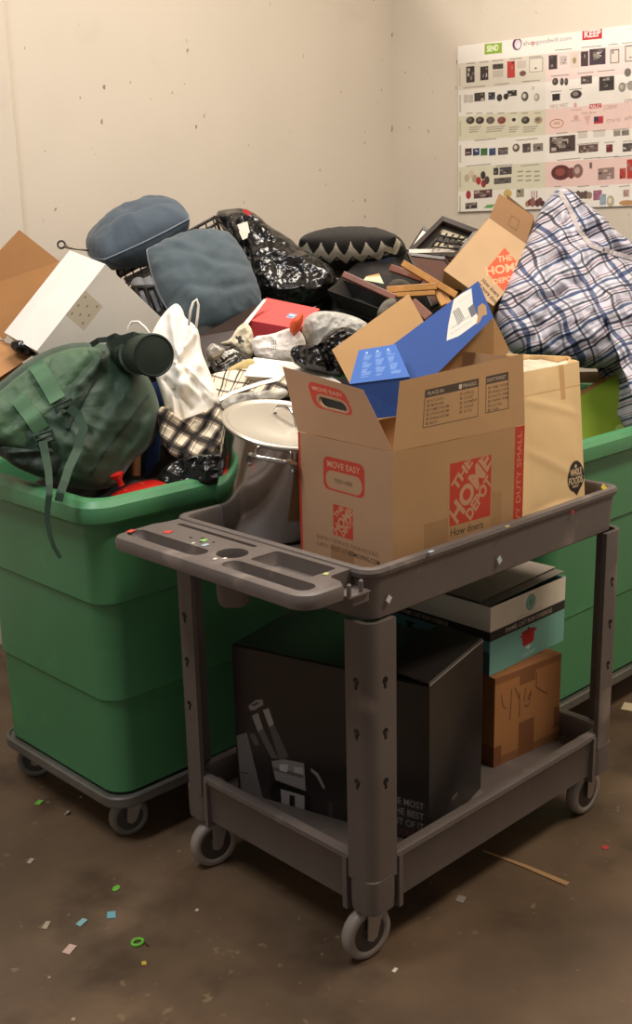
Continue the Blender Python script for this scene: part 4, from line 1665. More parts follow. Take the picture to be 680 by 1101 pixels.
# ---- checked shirt
pl_bw_u = [(0, 'efe6d4'), (0.30, '8b8176'), (0.42, '2f2926'), (0.62, '8b8176'), (0.74, 'efe6d4'), (0.86, '6d635a'), (0.90, 'efe6d4')]
pl_bw_v = [(0, 'f5ede0'), (0.32, '91877c'), (0.44, '3a332f'), (0.66, '91877c'), (0.78, 'f5ede0')]
m_flannel = plaid_mat('flannel check', pl_bw_u, pl_bw_v, 22, 22, ang=0.5, warp=0.05)
m_check = plaid_mat('large pale check', [(0, 'f0e8da'), (0.45, 'b9b0a4'), (0.5, '37302c'), (0.60, 'f0e8da'), (0.8, '6d645c'), (0.86, 'f0e8da')], [(0, 'f4ecdf'), (0.5, 'c9bfb2'), (0.6, '4a423c'), (0.70, 'f4ecdf')], 34, 30, ang=0.25, warp=0.04)
sh = Puff([(170, 442), (176, 436), (186, 444), (196, 452), (214, 446), (232, 438), (246, 430), (250, 470), (240, 486), (222, 494), (200, 496), (184, 490), (174, 474), (171, 458)], 2.77, 0.05, grad=(0, -0.001), N=120, R=30, p=0.55, wr=(('n', 0.014, 9), ('c', 0.014, 10), ('c', 0.005, 24)), seed=3)
tag(sh.build('flannel_shirt', m_flannel), 'black and white checked flannel shirt crumpled at the bin rim beside the stockpot', 'shirt')
bp2 = Puff([(168, 512), (182, 498), (204, 490), (224, 488), (242, 482), (250, 500), (240, 520), (200, 530), (172, 532)], 2.70, 0.03, N=120, R=30, p=0.5, wr=(('c', 0.016, 14), ('n', 0.01, 9), ('c', 0.007, 34)), seed=8)
tag(bp2.build('garbage_bag', m_black), 'small black plastic bag crumpled just behind the rim, between red lid and stockpot', 'bag')
c1 = Puff([(216, 412), (226, 403), (244, 399), (270, 396), (304, 398), (318, 410), (312, 420), (286, 416), (262, 424), (238, 434), (224, 430)], 2.93, 0.03, grad=(0, -0.002), N=110, R=24, p=0.5, wr=(('n', 0.012, 9), ('c', 0.012, 12), ('c', 0.005, 26)), seed=2)
tag(c1.build('pajama_pants', m_check), 'pale checked pajama cloth bunched behind the stockpot lid, upper fold', 'clothes')
c2 = Puff([(232, 436), (246, 424), (280, 412), (312, 406), (322, 422), (300, 430), (270, 428), (248, 440)], 2.84, 0.03, grad=(0, -0.002), N=110, R=22, p=0.5, wr=(('n', 0.010, 9), ('c', 0.012, 12), ('c', 0.005, 26)), seed=6)
bl_ = tag(c2.build('checked_blanket', m_flannel), 'dark checked cloth with a white hem directly behind the stockpot lid', 'blanket')
mb = MB()
ribbon(mb, [(236, 430), (250, 422), (280, 412), (310, 405)], 4, 0.004, c2, 0.004)
mb.build('hem', m_white, bl_)
cp = Puff([(236, 436), (244, 426), (262, 422), (290, 420), (306, 416), (312, 424), (296, 432), (262, 434), (246, 444)], 2.74, 0.018, N=70, R=12, wr=(('c', 0.010, 20),), seed=4)
tag(cp.build('plastic_sheet', mat('clear film', 'd9d2c5', 0.25, alpha=0.55, var=0.3)), 'crumpled clear plastic sheet between the stockpot lid and the checked cloth', 'plastic')


# ---- black printed bag
def xm(x, y):
    return '141212'


A = Art(160, 120, '151313')
xb = thing('printed_bag', 'small black shopping bag with white lettering, lying behind the white paper bag', 'bag', P(246, 400, 2.99))
bq = [P(222, 386, 3.02), P(252, 371, 3.04), P(272, 386, 2.96), P(234, 404, 2.93)]
A = Art(130, 90, '161413', 1.4)
A.text('hristm', 16, 52, 34, 'e2dcd2', ang=4, width=98, bold=0.03)
A.rect(24, 60, 90, 64, 'a9a39a')
A.rect(30, 70, 80, 72, '8b857d')
mb = MB()
sheet(mb, bq[0], bq[1], bq[2], bq[3], 0.03, A, disp=lambda a, b: 0.004 * fbm((a * 3, b * 3, 4.4), 1.2) + 0.012 * math.sin(math.pi * a) * math.sin(math.pi * b))
mb.build('bag_body', m_gloss, xb, smooth=True, angle=40)
tn = Puff([(220, 378), (228, 368), (236, 372), (244, 376), (238, 384), (226, 390)], 2.96, 0.02, N=50, R=10, wr=(('c', 0.014, 26),), seed=5)
tag(tn.build('tinsel', mat('silver tinsel', 'b9b3a8', 0.35, metal=0.5, var=0.3)), 'tuft of silver tinsel beside the black lettered bag', 'decoration')
yw = Puff([(240, 400), (256, 390), (272, 384), (276, 394), (268, 402), (250, 406)], 2.95, 0.015, N=50, R=10, wr=(('c', 0.008, 18),), seed=9)
tag(yw.build('napkin', mat('yellow paper', 'c9b277', 0.8)), 'crumpled yellow paper napkin above the pale checked cloth', 'paper')


# ---- cream tote with a dark bird motif
def tote(x, y):
    if ((x - 258.5) / 2.2) ** 2 + ((y - 366) / 4.5) ** 2 < 1 or (abs((y - 364) - 0.6 * (x - 255)) < 1.6 and 254 < x < 263):
        return '2c2824'
    return 'd8ccb0'


tb_ = Puff([(267, 348), (272, 356), (273, 370), (271, 386), (264, 382), (256, 377), (248, 371), (241, 372), (236, 369), (248, 366), (254, 354), (262, 347)], 3.06, 0.012, rnd=1, N=140, R=36, p=0.45, wr=(('n', 0.005, 12), ('c', 0.010, 14), ('c', 0.004, 34)), colour=tote, seed=1)
tag(tb_.build('tote_bag', m_cloth), 'cream cloth tote with a dark bird motif, left of the red box', 'bag')
mb = MB()
sheet(mb, P(246, 366, 3.10), P(284, 321, 3.22), P(287, 322, 3.22), P(252, 368, 3.10), 0.012, None, col='dcd5ca')
tag(mb.build('white_board', m_card, bevel=0.001), 'narrow white board edge leaning against the left of the red box', 'board')

# ---- red shoe box
b = P(266, 344, 3.17)
frt = P(318, 353, 3.10) - b
frt[2] = 0
frt = frt / np.linalg.norm(frt)
sd = np.cross(np.array([0, 0, 1.0]), frt)
bk1 = at_z(287, 320, b[2])
sl = (bk1 - b) @ sd
rb_ = thing('red_box', 'coral red gift box with a small blue sticker, in the middle of the pile', 'box', b + frt * 0.08 + sd * 0.08 - np.array([0, 0, 0.07]))
wl = 0.16
H = np.array([0, 0, 0.062])
tl = np.array([0.02, 0.0, 0.0]) * 0
q0, q1, q2, q3 = P(266, 344, 3.17), P(322, 354, 3.10), P(344, 332, 3.26), P(286.6, 320, 3.33)
dn = -UP * 0.95 * 0.055 + FW * 0.012
A = Art(110, 80, 'd2504c')
A.rect(66, 34, 82, 50, '7f9ab8')
A.rect(69, 38, 79, 42, 'c4d0dc')
A.rect(69, 44, 76, 46, '4a6486')
mb = MB()
sheet(mb, q3, q2, q1, q0, 0.003, A)
sheet(mb, q0, q1, q1 + dn, q0 + dn, 0.003, None, col='b8323a')
sheet(mb, q1, q2, q2 + dn, q1 + dn, 0.003, None, col='b8323a')
sheet(mb, q2, q3, q3 + dn, q2 + dn, 0.003, None, col='b8323a')
sheet(mb, q3, q0, q0 + dn, q3 + dn, 0.003, None, col='b8323a')
sheet(mb, q0 + dn, q1 + dn, q2 + dn, q3 + dn, 0.003, None, col='b8323a')
mb.build('box_body', m_card, rb_)

og = Puff([(311, 350), (314, 344), (320, 339), (327, 336), (326, 346), (322, 356), (317, 360), (312, 357)], 2.99, 0.03, N=50, R=12, wr=(('n', 0.006, 18),))
tag(og.build('orange_cap', mat('orange cloth', 'd9532a', 0.7)), 'small bright orange knit cap between the red box and the grey plastic bag', 'hat')


def ptxt(x, y):
    if 292.5 < x < 297.5 and 366 < y < 378 and int((x - 292.5) / 1.0) % 2 == 0 and int(y * 1.3) % 4:
        return '6b6560'
    return 'e3dbd2'


pb = Puff([(272, 362), (292, 360), (308, 354), (318, 352), (328, 362), (330, 380), (318, 392), (296, 392), (276, 386), (270, 374)], 3.02, 0.018, N=150, R=44, p=0.42, rnd=1, wr=(('n', 0.008, 8), ('c', 0.011, 12), ('c', 0.005, 30)), colour=ptxt, seed=11)
tag(pb.build('mailing_bag', m_cloth), 'white plastic mailing bag with tiny grey print, below the red box', 'bag')
gb = Puff([(326, 346), (334, 338), (346, 335), (366, 337), (384, 342), (398, 350), (396, 364), (376, 376), (352, 382), (334, 378), (325, 362)], 3.06, 0.045, N=150, R=36, p=0.5, rnd=1, wr=(('n', 0.014, 7), ('c', 0.012, 11), ('c', 0.005, 30)), seed=12)
tag(gb.build('poly_bag', mat('grey film', 'b3b0a7', 0.4, var=0.06)), 'pale grey plastic bag right of the orange cap, behind the moving box flap', 'bag')
kb = Puff([(311, 380), (316, 372), (332, 371), (342, 372), (350, 360), (364, 352), (380, 353), (392, 364), (396, 392), (372, 408), (346, 402), (318, 394)], 2.90, 0.03, N=160, R=40, p=0.5, rnd=1, wr=(('c', 0.018, 12), ('n', 0.010, 9), ('c', 0.008, 34)), folds=((345, 374, 356, 396, 4, -0.02),), seed=13)
tag(kb.build('plastic_sack', m_black), 'black plastic bag bunched behind the left flap of the moving box', 'bag')
mb = MB()
A = Art(80, 30, 'e8e1d4')
for yy in (9, 13, 17):
    A.rect(32, yy, 50, yy + 1, 'bfb6a6')
sheet(mb, P(273, 384, 2.98), P(338, 392, 2.95), P(368, 412, 2.86), P(262, 404, 2.87), 0.02, A)
tag(mb.build('flat_carton', m_card, bevel=0.001), 'flat white carton lying between the pale checked cloth and the moving box', 'box')
mb = MB()
sheet(mb, P(213, 362, 3.20), P(276, 327, 3.34), P(270, 352, 3.24), P(224, 396, 3.12), 0.012, None, col='2a1b17')
tag(mb.build('tray_board', m_gloss, bevel=0.001), 'dark brown board leaning under the lower corner of the face-on blue cushion', 'board')

# ================================================================== back of the pile
e1 = P(196, 230, 3.72) - P(92, 280, 3.66)
pc = P(148, 251, 3.70)
nn = UP * 0.90 - FW * 0.36
e1 = e1 / np.linalg.norm(e1)
nn = nn - e1 * (nn @ e1)
ev = np.cross(nn, e1)
pillow(pc, e1, ev, nn, 0.170, 0.150, 0.095, 'throw_pillow', m_slate, 'slate blue throw pillow with piping, lying flat on top of the pile by the wall', 'pillow', 'blue throw pillows', piping=m_pipe, seed=1, wr=0.007)
e1 = P(252, 300, 3.42) - P(186, 316, 3.34)
e1 /= np.linalg.norm(e1)
ev = UP * 0.92 - RT * 0.18 + FW * 0.30
ev = ev - e1 * (ev @ e1)
ev /= np.linalg.norm(ev)
nn = np.cross(e1, ev)
if nn @ FW > 0:
    nn = -nn
pillow(P(221, 302, 3.40), e1, ev, nn, 0.150, 0.162, 0.085, 'throw_pillow', m_slate2, 'slate blue throw pillow standing face-on left of the black trash bag', 'pillow', 'blue throw pillows', piping=m_pipe, seed=4, wr=0.008)


# zigzag cushion
def zig(a, b, side):
    if side > 0:
        return '2e2b27'
    # a along the seam, b from the near edge (-1) to the far edge
    t = (b + 1) / 2
    k = abs(((a * 3.2 + 0.2) % 1.0) * 2 - 1)
    z = (t - 0.015) - 0.13 * k
    if z < 0.0:
        return '2a2622'
    if z < 0.14:
        return 'e6dcc4'
    if 0.17 < z < 0.19 and k < 0.25:
        return 'b9b09a'
    return '211d1a'


e1 = P(436, 268, 3.66) - P(322, 271, 3.72)
e1 /= np.linalg.norm(e1)
nn = UP * 0.985 + FW * 0.15
nn = nn - e1 * (nn @ e1)
nn /= np.linalg.norm(nn)
ev = np.cross(nn, e1)
if ev @ FW < 0:
    ev = -ev
m_zig = mat('zigzag cushion cloth', '', 0.85, var=0.08, scale=14, bump=0.2, bscale=200, attr=True)
pillow(P(379.5, 272, 3.80), e1, ev, nn, 0.178, 0.15, 0.066, 'patterned_cushion', m_zig, 'dark cushion with a cream zigzag underside, on the pile right of the black trash bag', 'cushion', colour=zig, n=150, wr=0.003, seed=6, pinch=0.14)

# dark comforter bundled under the pillows, resting on the bin rims
mb = MB()
nu_, nv_ = 48, 24
rings = []
for j in range(nv_ + 1):
    th_ = math.pi * j / nv_
    ring = []
    for i in range(nu_):
        ph = 2 * math.pi * i / nu_
        s_ = max(math.sin(th_), 0.002) ** 0.7
        q_ = np.array([0.86 + 0.36 * s_ * math.cos(ph), 1.43 + 0.22 * s_ * math.sin(ph), 0.875 + 0.16 + 0.16 * math.cos(th_)])
        w_n = 0.02 * fbm(q_, 6) + 0.014 * crease(q_, 9)
        q_ = q_ + w_n * np.array([math.cos(ph) * s_, math.sin(ph) * s_, max(0.0, math.cos(th_))])
        ring.append(q_)
    rings.append(ring)
mb.loops(rings)
tag(mb.build('comforter', m_blackcloth, smooth='all'), 'bundled charcoal comforter under the blue pillows and trash bag', 'bedding')

# trash bag
tbag = thing('trash_bag', 'shiny black plastic trash bag with a red tie, slumped on top of the pile', 'bag', P(300, 330, 3.62))
tp = Puff([(231, 230), (246, 227), (262, 226), (278, 234), (290, 246), (312, 258), (322, 268), (342, 280), (360, 292), (364, 306), (350, 322), (336, 330), (312, 334), (290, 328), (272, 320), (264, 300), (256, 280), (246, 258), (238, 244)],
          3.62, 0.10, grad=(0, -0.0015), c=(298, 286), N=200, R=54, rnd=1, p=0.6, wr=(('c', 0.018, 8), ('n', 0.016, 6), ('c', 0.007, 20), ('c', 0.003, 44)), folds=((250, 238, 262, 300, 4, 0.02), (262, 232, 268, 290, 4, -0.02)), seed=20)
tp.build('bag_body', m_black, tbag)
mb = MB()
ribbon(mb, [(262, 226, 3.50), (266, 228, 3.49), (269, 231, 3.49)], 4, 0.006)
mb.build('red_tie', mat('red tape', 'b3201c', 0.5), tbag)
mb = MB()
dl = (tp.depth(262, 249) or 3.55) - 0.012
sheet(mb, P(254, 242, dl), P(266, 238, dl), P(270, 254, dl - 0.005), P(261, 258, dl - 0.005), 0.002, None, col='e0d8c8')
mb.build('paper_tag', m_card, tbag)

# wire basket behind the cushions
wk = thing('wire_basket', 'black coated wire basket lying tilted under the two blue throw pillows', 'basket', P(175, 290, 3.62))


def wpt(a, b, d=0.0):
    # a along the long rails, b down the grid
    return P(126 + 106 * a + 13 * b, 291 - 58 * a + 44 * b, 3.66 + 0.06 * a - 0.10 * b + d)


mb = MB()
rect_ = [wpt(0, 0), wpt(1, 0), wpt(1, 1), wpt(0, 1)]
mb.tube([wpt(k, 0) for k in np.linspace(0, 1, 12)], 0.0052, 8)
mb.tube([wpt(k, 0.16) for k in np.linspace(0, 1, 12)], 0.0048, 8)
mb.tube([wpt(k, 1.0) for k in np.linspace(0, 1, 12)], 0.0052, 8)
mb.tube([wpt(0, k) for k in np.linspace(0, 1, 8)], 0.005, 8)
mb.tube([wpt(1, k) for k in np.linspace(0, 1, 8)], 0.005, 8)
mb.build('basket_frame', m_wire, wk, smooth='all')
mb = MB()
for a in np.linspace(0.06, 0.97, 13):
    mb.tube([wpt(a, k, -0.004) for k in np.linspace(0, 1, 6)], 0.0026, 6)
for b_ in (0.36, 0.52, 0.68, 0.84):
    mb.tube([wpt(k, b_, -0.001) for k in np.linspace(0, 1, 8)], 0.0026, 6)
mb.build('wire_grid', m_wire, wk, smooth='all')
# pale slats behind the grid
for nm, q in (('pale grey plastic slat under the flat blue pillow, upper of two', [(124, 290), (168, 267), (172, 275), (129, 298)]), ('pale grey plastic slat below its twin behind the wire basket', [(132, 299), (188, 272), (190, 282), (138, 308)])):
    mb = MB()
    d_ = 3.70
    sheet(mb, *(P(x, y, d_) for x, y in q), 0.012, None, col='8d8577')
    tag(mb.build('slat', m_card, bevel=0.002), nm, 'slat', 'pale slats')
# file rack with rolls
fr = thing('metal_rack', 'black metal rack of upright bars behind the white carton and white bag', 'rack', P(165, 335, 3.42))


def fpt(a, b, d=0.0):
    return P(140 + 48 * a + 14 * b, 306 - 1.5 * a + 36 * b, 3.46 + 0.03 * a - 0.05 * b + d)


mb = MB()
mb.tube([fpt(0, 0.10), fpt(1, 0.10)], 0.008, 8)
mb.build('rail', m_wire, fr, smooth='all')
mb = MB()
mb.tube([fpt(0, 1.0), fpt(1, 1.0)], 0.008, 8)
mb.build('rail', m_wire, fr, smooth='all')
for k in range(5):
    a = 0.08 + 0.22 * k
    mb = MB()
    mb.tube([fpt(a, 0.1), fpt(a, 1.0)], 0.0075, 8)
    mb.build('bar', m_wire, fr, smooth='all')
m_roll = mat('grey vinyl', '77777a', 0.45, var=0.1)
for k, lab in enumerate(('grey vinyl roll in the black rack, the one nearest the white carton', 'grey vinyl roll in the black rack, second from the white carton', 'grey vinyl roll in the black rack, third from the white carton', 'grey vinyl roll in the black rack, nearest the face-on blue pillow')):
    a = 0.19 + 0.22 * k
    mb = MB()
    axr = fpt(a, 0, 0.03) - fpt(a, 1, 0.03)
    mb.lathe([(0.006, 0), (0.022, 0), (0.022, np.linalg.norm(axr) * 1.06), (0.019, np.linalg.norm(axr) * 1.10), (0.004, np.linalg.norm(axr) * 1.11)], fpt(a, 1, 0.03), axr, 20)
    tag(mb.build('vinyl_roll', m_roll, smooth=True), lab, 'roll', 'grey rolls in the rack')
# metal rod with a ring at the end
hk = thing('metal_rod', 'thin metal rod with a ring at its end, left of the flat pillow', 'rod', P(78, 266, 3.62))
mb = MB()
rc = P(66, 263, 3.62)
mb.tube([rc + 0.0115 * (math.cos(q) * RT + math.sin(q) * UP) for q in np.linspace(0, 2 * math.pi, 24, endpoint=False)], 0.0032, 8, closed=True)
mb.build('ring', m_wire, hk, smooth='all')
mb = MB()
mb.tube([P(69.5, 264.5, 3.62), P(74, 266, 3.62), P(84, 268, 3.63), P(100, 270, 3.66)], [0.006, 0.005, 0.003, 0.003], 8)
mb.build('rod', mat('tarnished metal', '8a7f70', 0.4, metal=0.6), hk, smooth='all')

# black plastic drawer
dr = thing('plastic_bin', 'empty black plastic bin lying askew under the zigzag cushion', 'bin', P(390, 332, 3.42))
b0, b1, b2 = P(352, 312, 3.44), P(411, 333, 3.36), P(368, 300, 3.60)
b3 = b1 + (b2 - b0)
dn = P(361, 331, 3.47) - b0
mb = MB()


def wall4(p, q, th_in, dnv, ins):
    mb.hexa([p, q, q + dnv + ins * 0.25, p + dnv + ins * 0.25, p + th_in, q + th_in, q + th_in + dnv + ins * 0.25, p + th_in + dnv + ins * 0.25])


ex = (b1 - b0) / np.linalg.norm(b1 - b0)
ey = (b2 - b0) / np.linalg.norm(b2 - b0)
for p, q, t_, ins in ((b0, b1, ey * 0.006, ey * 0.05), (b2, b3, -ey * 0.006, -ey * 0.05), (b0, b2, ex * 0.006, ex * 0.05), (b1, b3, -ex * 0.006, -ex * 0.05)):
    wall4(p, q, t_, dn, ins)
mb.hexa([b0 + dn, b1 + dn, b3 + dn, b2 + dn, b0 + dn * 0.95, b1 + dn * 0.95, b3 + dn * 0.95, b2 + dn * 0.95])
mb.build('bin_body', mat('black plastic', '2a2826', 0.4), dr)


# picture frames
def frame(name, label, px, ds, wpx, th, m_fr, inner, depth=0.012, art=None, mat_in=m_card):
    q = [P(x, y, d) for (x, y), d in zip(px, ds)]
    t = thing(name, label, 'picture frame', (q[2] + q[3]) / 2)
    cen = sum(q) / 4
    k = [p + (cen - p) * wpx for p in q]
    n = np.cross(q[1] - q[0], q[3] - q[0])
    n /= np.linalg.norm(n)
    if n @ FW < 0:
        n = -n
    mb = MB()
    for i in range(4):
        j = (i + 1) % 4
        mb.hexa([q[i], q[j], k[j] + n * 0.002, k[i] + n * 0.002, q[i] + n * th, q[j] + n * th, k[j] + n * th, k[i] + n * th])
    mb.build('frame_border', m_fr, t)
    mb = MB()
    sheet(mb, *(p + n * depth for p in k), 0.002, art, col=inner)
    mb.build('picture_panel', mat_in, t)
    return t


A = Art(80, 60, '3a342c')
A.rect(8, 6, 74, 16, 'b5aa90')
A.rect(22, 30, 60, 44, 'a89e82')
A.rect(4, 48, 40, 56, '6d6454')
frame('picture_frame', 'deep black box frame leaning against the right wall, behind the brown framed picture', [(476, 232), (516, 247), (489, 281), (439, 269)], (3.62, 3.60, 3.55, 3.58), 0.20, 0.03, m_wood_d, '3a342c', 0.026, A)
wr_ = thing('wire_grid', 'small black wire grid lying inside the deep black box frame', 'rack', P(476, 262, 3.54))
mb = MB()
for k in range(5):
    mb.tube([P(464 + 7 * k, 266 - 1.0 * k, 3.545), P(474 + 7 * k, 250 + 1.2 * k, 3.565)], 0.0032, 6)
for k in range(3):
    mb.tube([P(464 + 4.4 * k, 265 - 6.0 * k, 3.54 + 0.006 * k), P(494 + 3 * k, 268 - 5.0 * k, 3.54 + 0.006 * k)], 0.0032, 6)
mb.build('grid', m_wire, wr_, smooth='all')
frame('picture_frame', 'thin black picture frame with a white mat, leftmost of the stacked frames', [(455.6, 243), (464, 248), (448, 270), (440, 267)], (3.68, 3.67, 3.64, 3.65), 0.22, 0.008, m_wood_d, 'ddd6c8', 0.005)
A = Art(60, 40, '4a2a1c')
A.poly([(20, 6), (26, 10), (34, 30), (30, 30)], '6d4a34')
A.line([(24, 6), (36, 34)], 2, '7d5c46')
frame('picture_frame', 'dark brown framed picture lying tilted in front of the deep black frame', [(438, 271), (479, 276), (504, 307), (464, 330)], (3.56, 3.54, 3.42, 3.42), 0.13, 0.012, m_wood_d, '4a2a1c', 0.006, A)
mb = MB()
sheet(mb, P(440, 268, 3.57), P(490, 267.5, 3.545), P(489, 271, 3.54), P(440, 272, 3.565), 0.01, None, col='cfc8ba')
tag(mb.build('white_mat', m_card), 'narrow strip of white mat board between the two dark frames', 'board')


# wooden stool and frame pieces
def bar(mb, a, b_, da, db, w, th):
    a3, b3 = P(*a, da), P(*b_, db)
    t = (b3 - a3) / np.linalg.norm(b3 - a3)
    s = np.cross(t, FW)
    s /= np.linalg.norm(s)
    n = np.cross(s, t)
    mb.hexa([a3 - s * w / 2 - n * th / 2, a3 + s * w / 2 - n * th / 2, b3 + s * w / 2 - n * th / 2, b3 - s * w / 2 - n * th / 2, a3 - s * w / 2 + n * th / 2, a3 + s * w / 2 + n * th / 2, b3 + s * w / 2 + n * th / 2, b3 - s * w / 2 + n * th / 2])


st = thing('wooden_stool', 'folding yellow pine stool lying upside down behind the blue box', 'stool', P(455, 335, 3.36))
for nm, a, b_, w, th in (('leg', (416, 312), (470, 308), 0.020, 0.018), ('leg', (433, 283), (491, 318), 0.020, 0.016), ('leg', (467, 308), (478, 329), 0.020, 0.018), ('rail', (470, 310), (488, 332), 0.018, 0.016), ('rail', (414, 318), (468, 315), 0.014, 0.014)):
    mb = MB()
    bar(mb, a, b_, 3.40, 3.38, w, th)
    mb.build(nm, m_wood_y, st, bevel=0.002)
for lab, a, b_, w, m_, dd_ in (('reddish brown wooden moulding lying across the black plastic drawer', (369, 295), (426, 321), 0.020, m_wood_r, 3.36), ('short reddish wooden rail under the brown framed picture, above the stool', (420, 288), (455, 300), 0.022, m_wood_r, 3.43),
                              ('dark reddish wooden rail behind the tan carton flap, below the stool legs', (443, 325), (462, 342), 0.03, m_wood_r, 3.34)):
    mb = MB()
    bar(mb, a, b_, dd_ + 0.05, dd_, w, 0.016)
    tag(mb.build('wood_rail', m_, bevel=0.003), lab, 'wood', 'loose wooden rails')
gl = Puff([(417, 306), (424, 300), (434, 300), (444, 306), (446, 312), (432, 316), (418, 314)], 3.46, 0.02, N=40, R=10, wr=(('n', 0.01, 12),))
tag(gl.build('work_glove', mat('grey suede', '51493f', 0.9)), 'grey work glove lying under the zigzag cushion beside the reddish rail', 'glove')
gl = Puff([(404, 340), (410, 326), (420, 320), (428, 322), (424, 334), (412, 344)], 3.30, 0.02, N=40, R=10, wr=(('n', 0.01, 12),))
tag(gl.build('grey_sock', mat('grey knit', '6b645a', 0.9)), 'grey sock bunched on the moulding end, beside the tan carton flap', 'sock')
mb = MB()
A = Art(40, 20, 'b9c4a6')
A.rect(0, 0, 40, 5, 'b98f5c')
sheet(mb, P(394, 297, 3.52), P(408, 294, 3.54), P(413, 305, 3.48), P(391, 301, 3.48), 0.004, A)
tag(mb.build('greeting_card', m_card), 'pale green greeting card tucked under the zigzag cushion', 'card')

# second moving box, tilted, behind the checked bag
mv = thing('moving_box', 'tilted brown cardboard box with a red diamond print, half hidden by the checked bag', 'box', P(530, 330, 3.46))
tl_, tr_, bl_ = P(526.5, 234.7, 3.52), P(578, 271, 3.50), P(478, 291, 3.40)
br_ = tr_ + (bl_ - tl_)
er, ed = tr_ - tl_, bl_ - tl_
W_, H_ = 130, 150
A = Art(W_, H_, 'b4946e', 1.5)


def hdp(x, y):
    # art cell of a point seen on the face
    M_ = np.array([np.array(pix(tl_ + er * 0.01)) - np.array(pix(tl_)), np.array(pix(tl_ + ed * 0.01)) - np.array(pix(tl_))]).T * 100
    s = np.linalg.solve(M_, np.array([x, y]) - np.array(pix(tl_)))
    return s[0] * W_, s[1] * H_


c_ = [hdp(*k) for k in ((542.8, 265.9), (522.4, 289.4), (541, 310.6), (561, 287.5))]
A.poly(c_, 'c4532f')
o_ = hdp(527, 289)
ang = -math.degrees(math.atan2(*(np.array(hdp(560, 285)) - np.array(hdp(527, 289)))[::-1]))


def itext(s, x0, y0, x1, y1, h, col):
    p0, p1 = np.array(hdp(x0, y0)), np.array(hdp(x1, y1))
    dv = p1 - p0
    A.text(s, p0[0], p0[1], h, col, ang=-math.degrees(math.atan2(dv[1], dv[0])), width=np.linalg.norm(dv), bold=0.03)


itext('THE', 535.5, 281, 551, 279, 13, 'd6a27c')
itext('HOME', 523.5, 294.5, 561, 289, 18, 'd6a27c')
itext('DEPOT', 531, 303.5, 556, 299, 11, 'd6a27c')
itext('How doers', 518, 300, 535, 316.5, 8, '4a3826')
itext('get more done.', 512.5, 301.5, 534, 325, 8, '4a3826')
mb = MB()
sheet(mb, tl_, tr_, br_, bl_, 0.005, A)
bd = FW * 0.16 - UP * 0.08
sheet(mb, tl_, tl_ + bd, bl_ + bd, bl_, 0.004, None, col='a8824f')
sheet(mb, bl_, br_, br_ + bd, bl_ + bd, 0.004, None, col='a8824f')
sheet(mb, tr_ + bd, tl_ + bd, bl_ + bd, br_ + bd, 0.004, None, col='a8824f')
mb.build('box_body', m_card, mv)
A = Art(90, 50, '8a6540')
A.line([(42, 22), (42, 40), (62, 40)], 1.2, '5d4228')
A.line([(42, 22), (62, 22), (62, 40)], 1.2, '5d4228')
mb = MB()
sheet(mb, P(537, 208, 3.56), P(575, 233, 3.55), P(566, 262, 3.52), tl_ + UP * 0.001, 0.005, A)
mb.build('flap', m_card, mv)
mb = MB()
sheet(mb, P(545, 209, 3.60), P(574, 232, 3.60), P(579, 262, 3.60), P(548, 240, 3.60), 0.005, None, col='6d4c2a')
mb.build('flap', m_card, mv)

# blue shipping box standing in the moving box
bs = thing('shipping_box', 'blue cardboard box with a torn white shipping label, standing in the moving box', 'box', (hd['n'] + hd['k']) / 2 + np.array([0.02, 0.03, 0.01]))
dB_ = 2.50
def face_px(q, W_, H_):
    # inverse of the bilinear face in view, for laying out print
    qp = np.array([pix(k) for k in q])

    def inv(x, y):
        a = b = 0.5
        for _ in range(30):
            p = qp[0] * (1 - a) * (1 - b) + qp[1] * a * (1 - b) + qp[2] * a * b + qp[3] * (1 - a) * b
            da = (qp[1] - qp[0]) * (1 - b) + (qp[2] - qp[3]) * b
            db = (qp[3] - qp[0]) * (1 - a) + (qp[2] - qp[1]) * a
            s = np.linalg.lstsq(np.stack([da, db], 1), np.array([x, y]) - p, rcond=None)[0]
            a, b = a + s[0], b + s[1]
        return a * W_, b * H_
    return inv


q = [P(422, 371, 2.52), P(514.5, 302, 2.56), P(531, 341, 2.53), P(440, 432, 2.46)]
inv = face_px(q, 150, 110)
A = Art(150, 110, '2a4f96', 1.3)
A.poly([inv(*k) for k in ((488, 322), (496, 316), (507, 310), (509, 330), (516, 345), (493, 362), (480, 367), (482, 350))], 'e2ddd0')
for k in range(6):
    x0, y0, x1, y1 = 487 + 1.2 * k, 335 - 0.8 * k, 493 + 1.2 * k, 350 - 1.4 * k
    A.line([inv(x0, y0), inv(x1, y1)], 1.0, '4a4a52')
A.poly([inv(*k) for k in ((503, 332), (509, 327), (513, 337), (507, 342))], '6a6a70')
A.line([inv(485, 354), inv(505, 340)], 1.2, '8d8d90')
A.line([inv(484, 360), inv(508, 345)], 0.8, '9d9da0')
A.line([inv(494, 325), inv(505, 317)], 0.8, '9d9da0')
A.poly([inv(*k) for k in ((514, 330), (519, 326), (523, 329), (524, 338), (519, 340), (516, 346), (512, 350), (514, 340))], 'a9865c')
mb = MB()
sheet(mb, *q, 0.005, A)
mb.build('printed_panel', m_card, bs)
mb = MB()
q2 = [P(530, 341, 2.535), P(546, 372, 2.52), P(516, 392, 2.50), P(490, 377, 2.50)]
sheet(mb, P(531, 341, 2.555), P(548, 376, 2.575), P(532, 408, 2.56), P(464, 402, 2.56), 0.005, None, col='b08654')
mb.build('bare_panel', m_card, bs)
mb = MB()
sheet(mb, P(357, 376, 2.58), P(439.5, 316, 2.66), P(456, 346, 2.64), P(392, 442, 2.54), 0.005, None, col='b88f5c')
mb.build('inner_flap', m_card, bs)
A = Art(70, 70, '3766b4', 1.4)
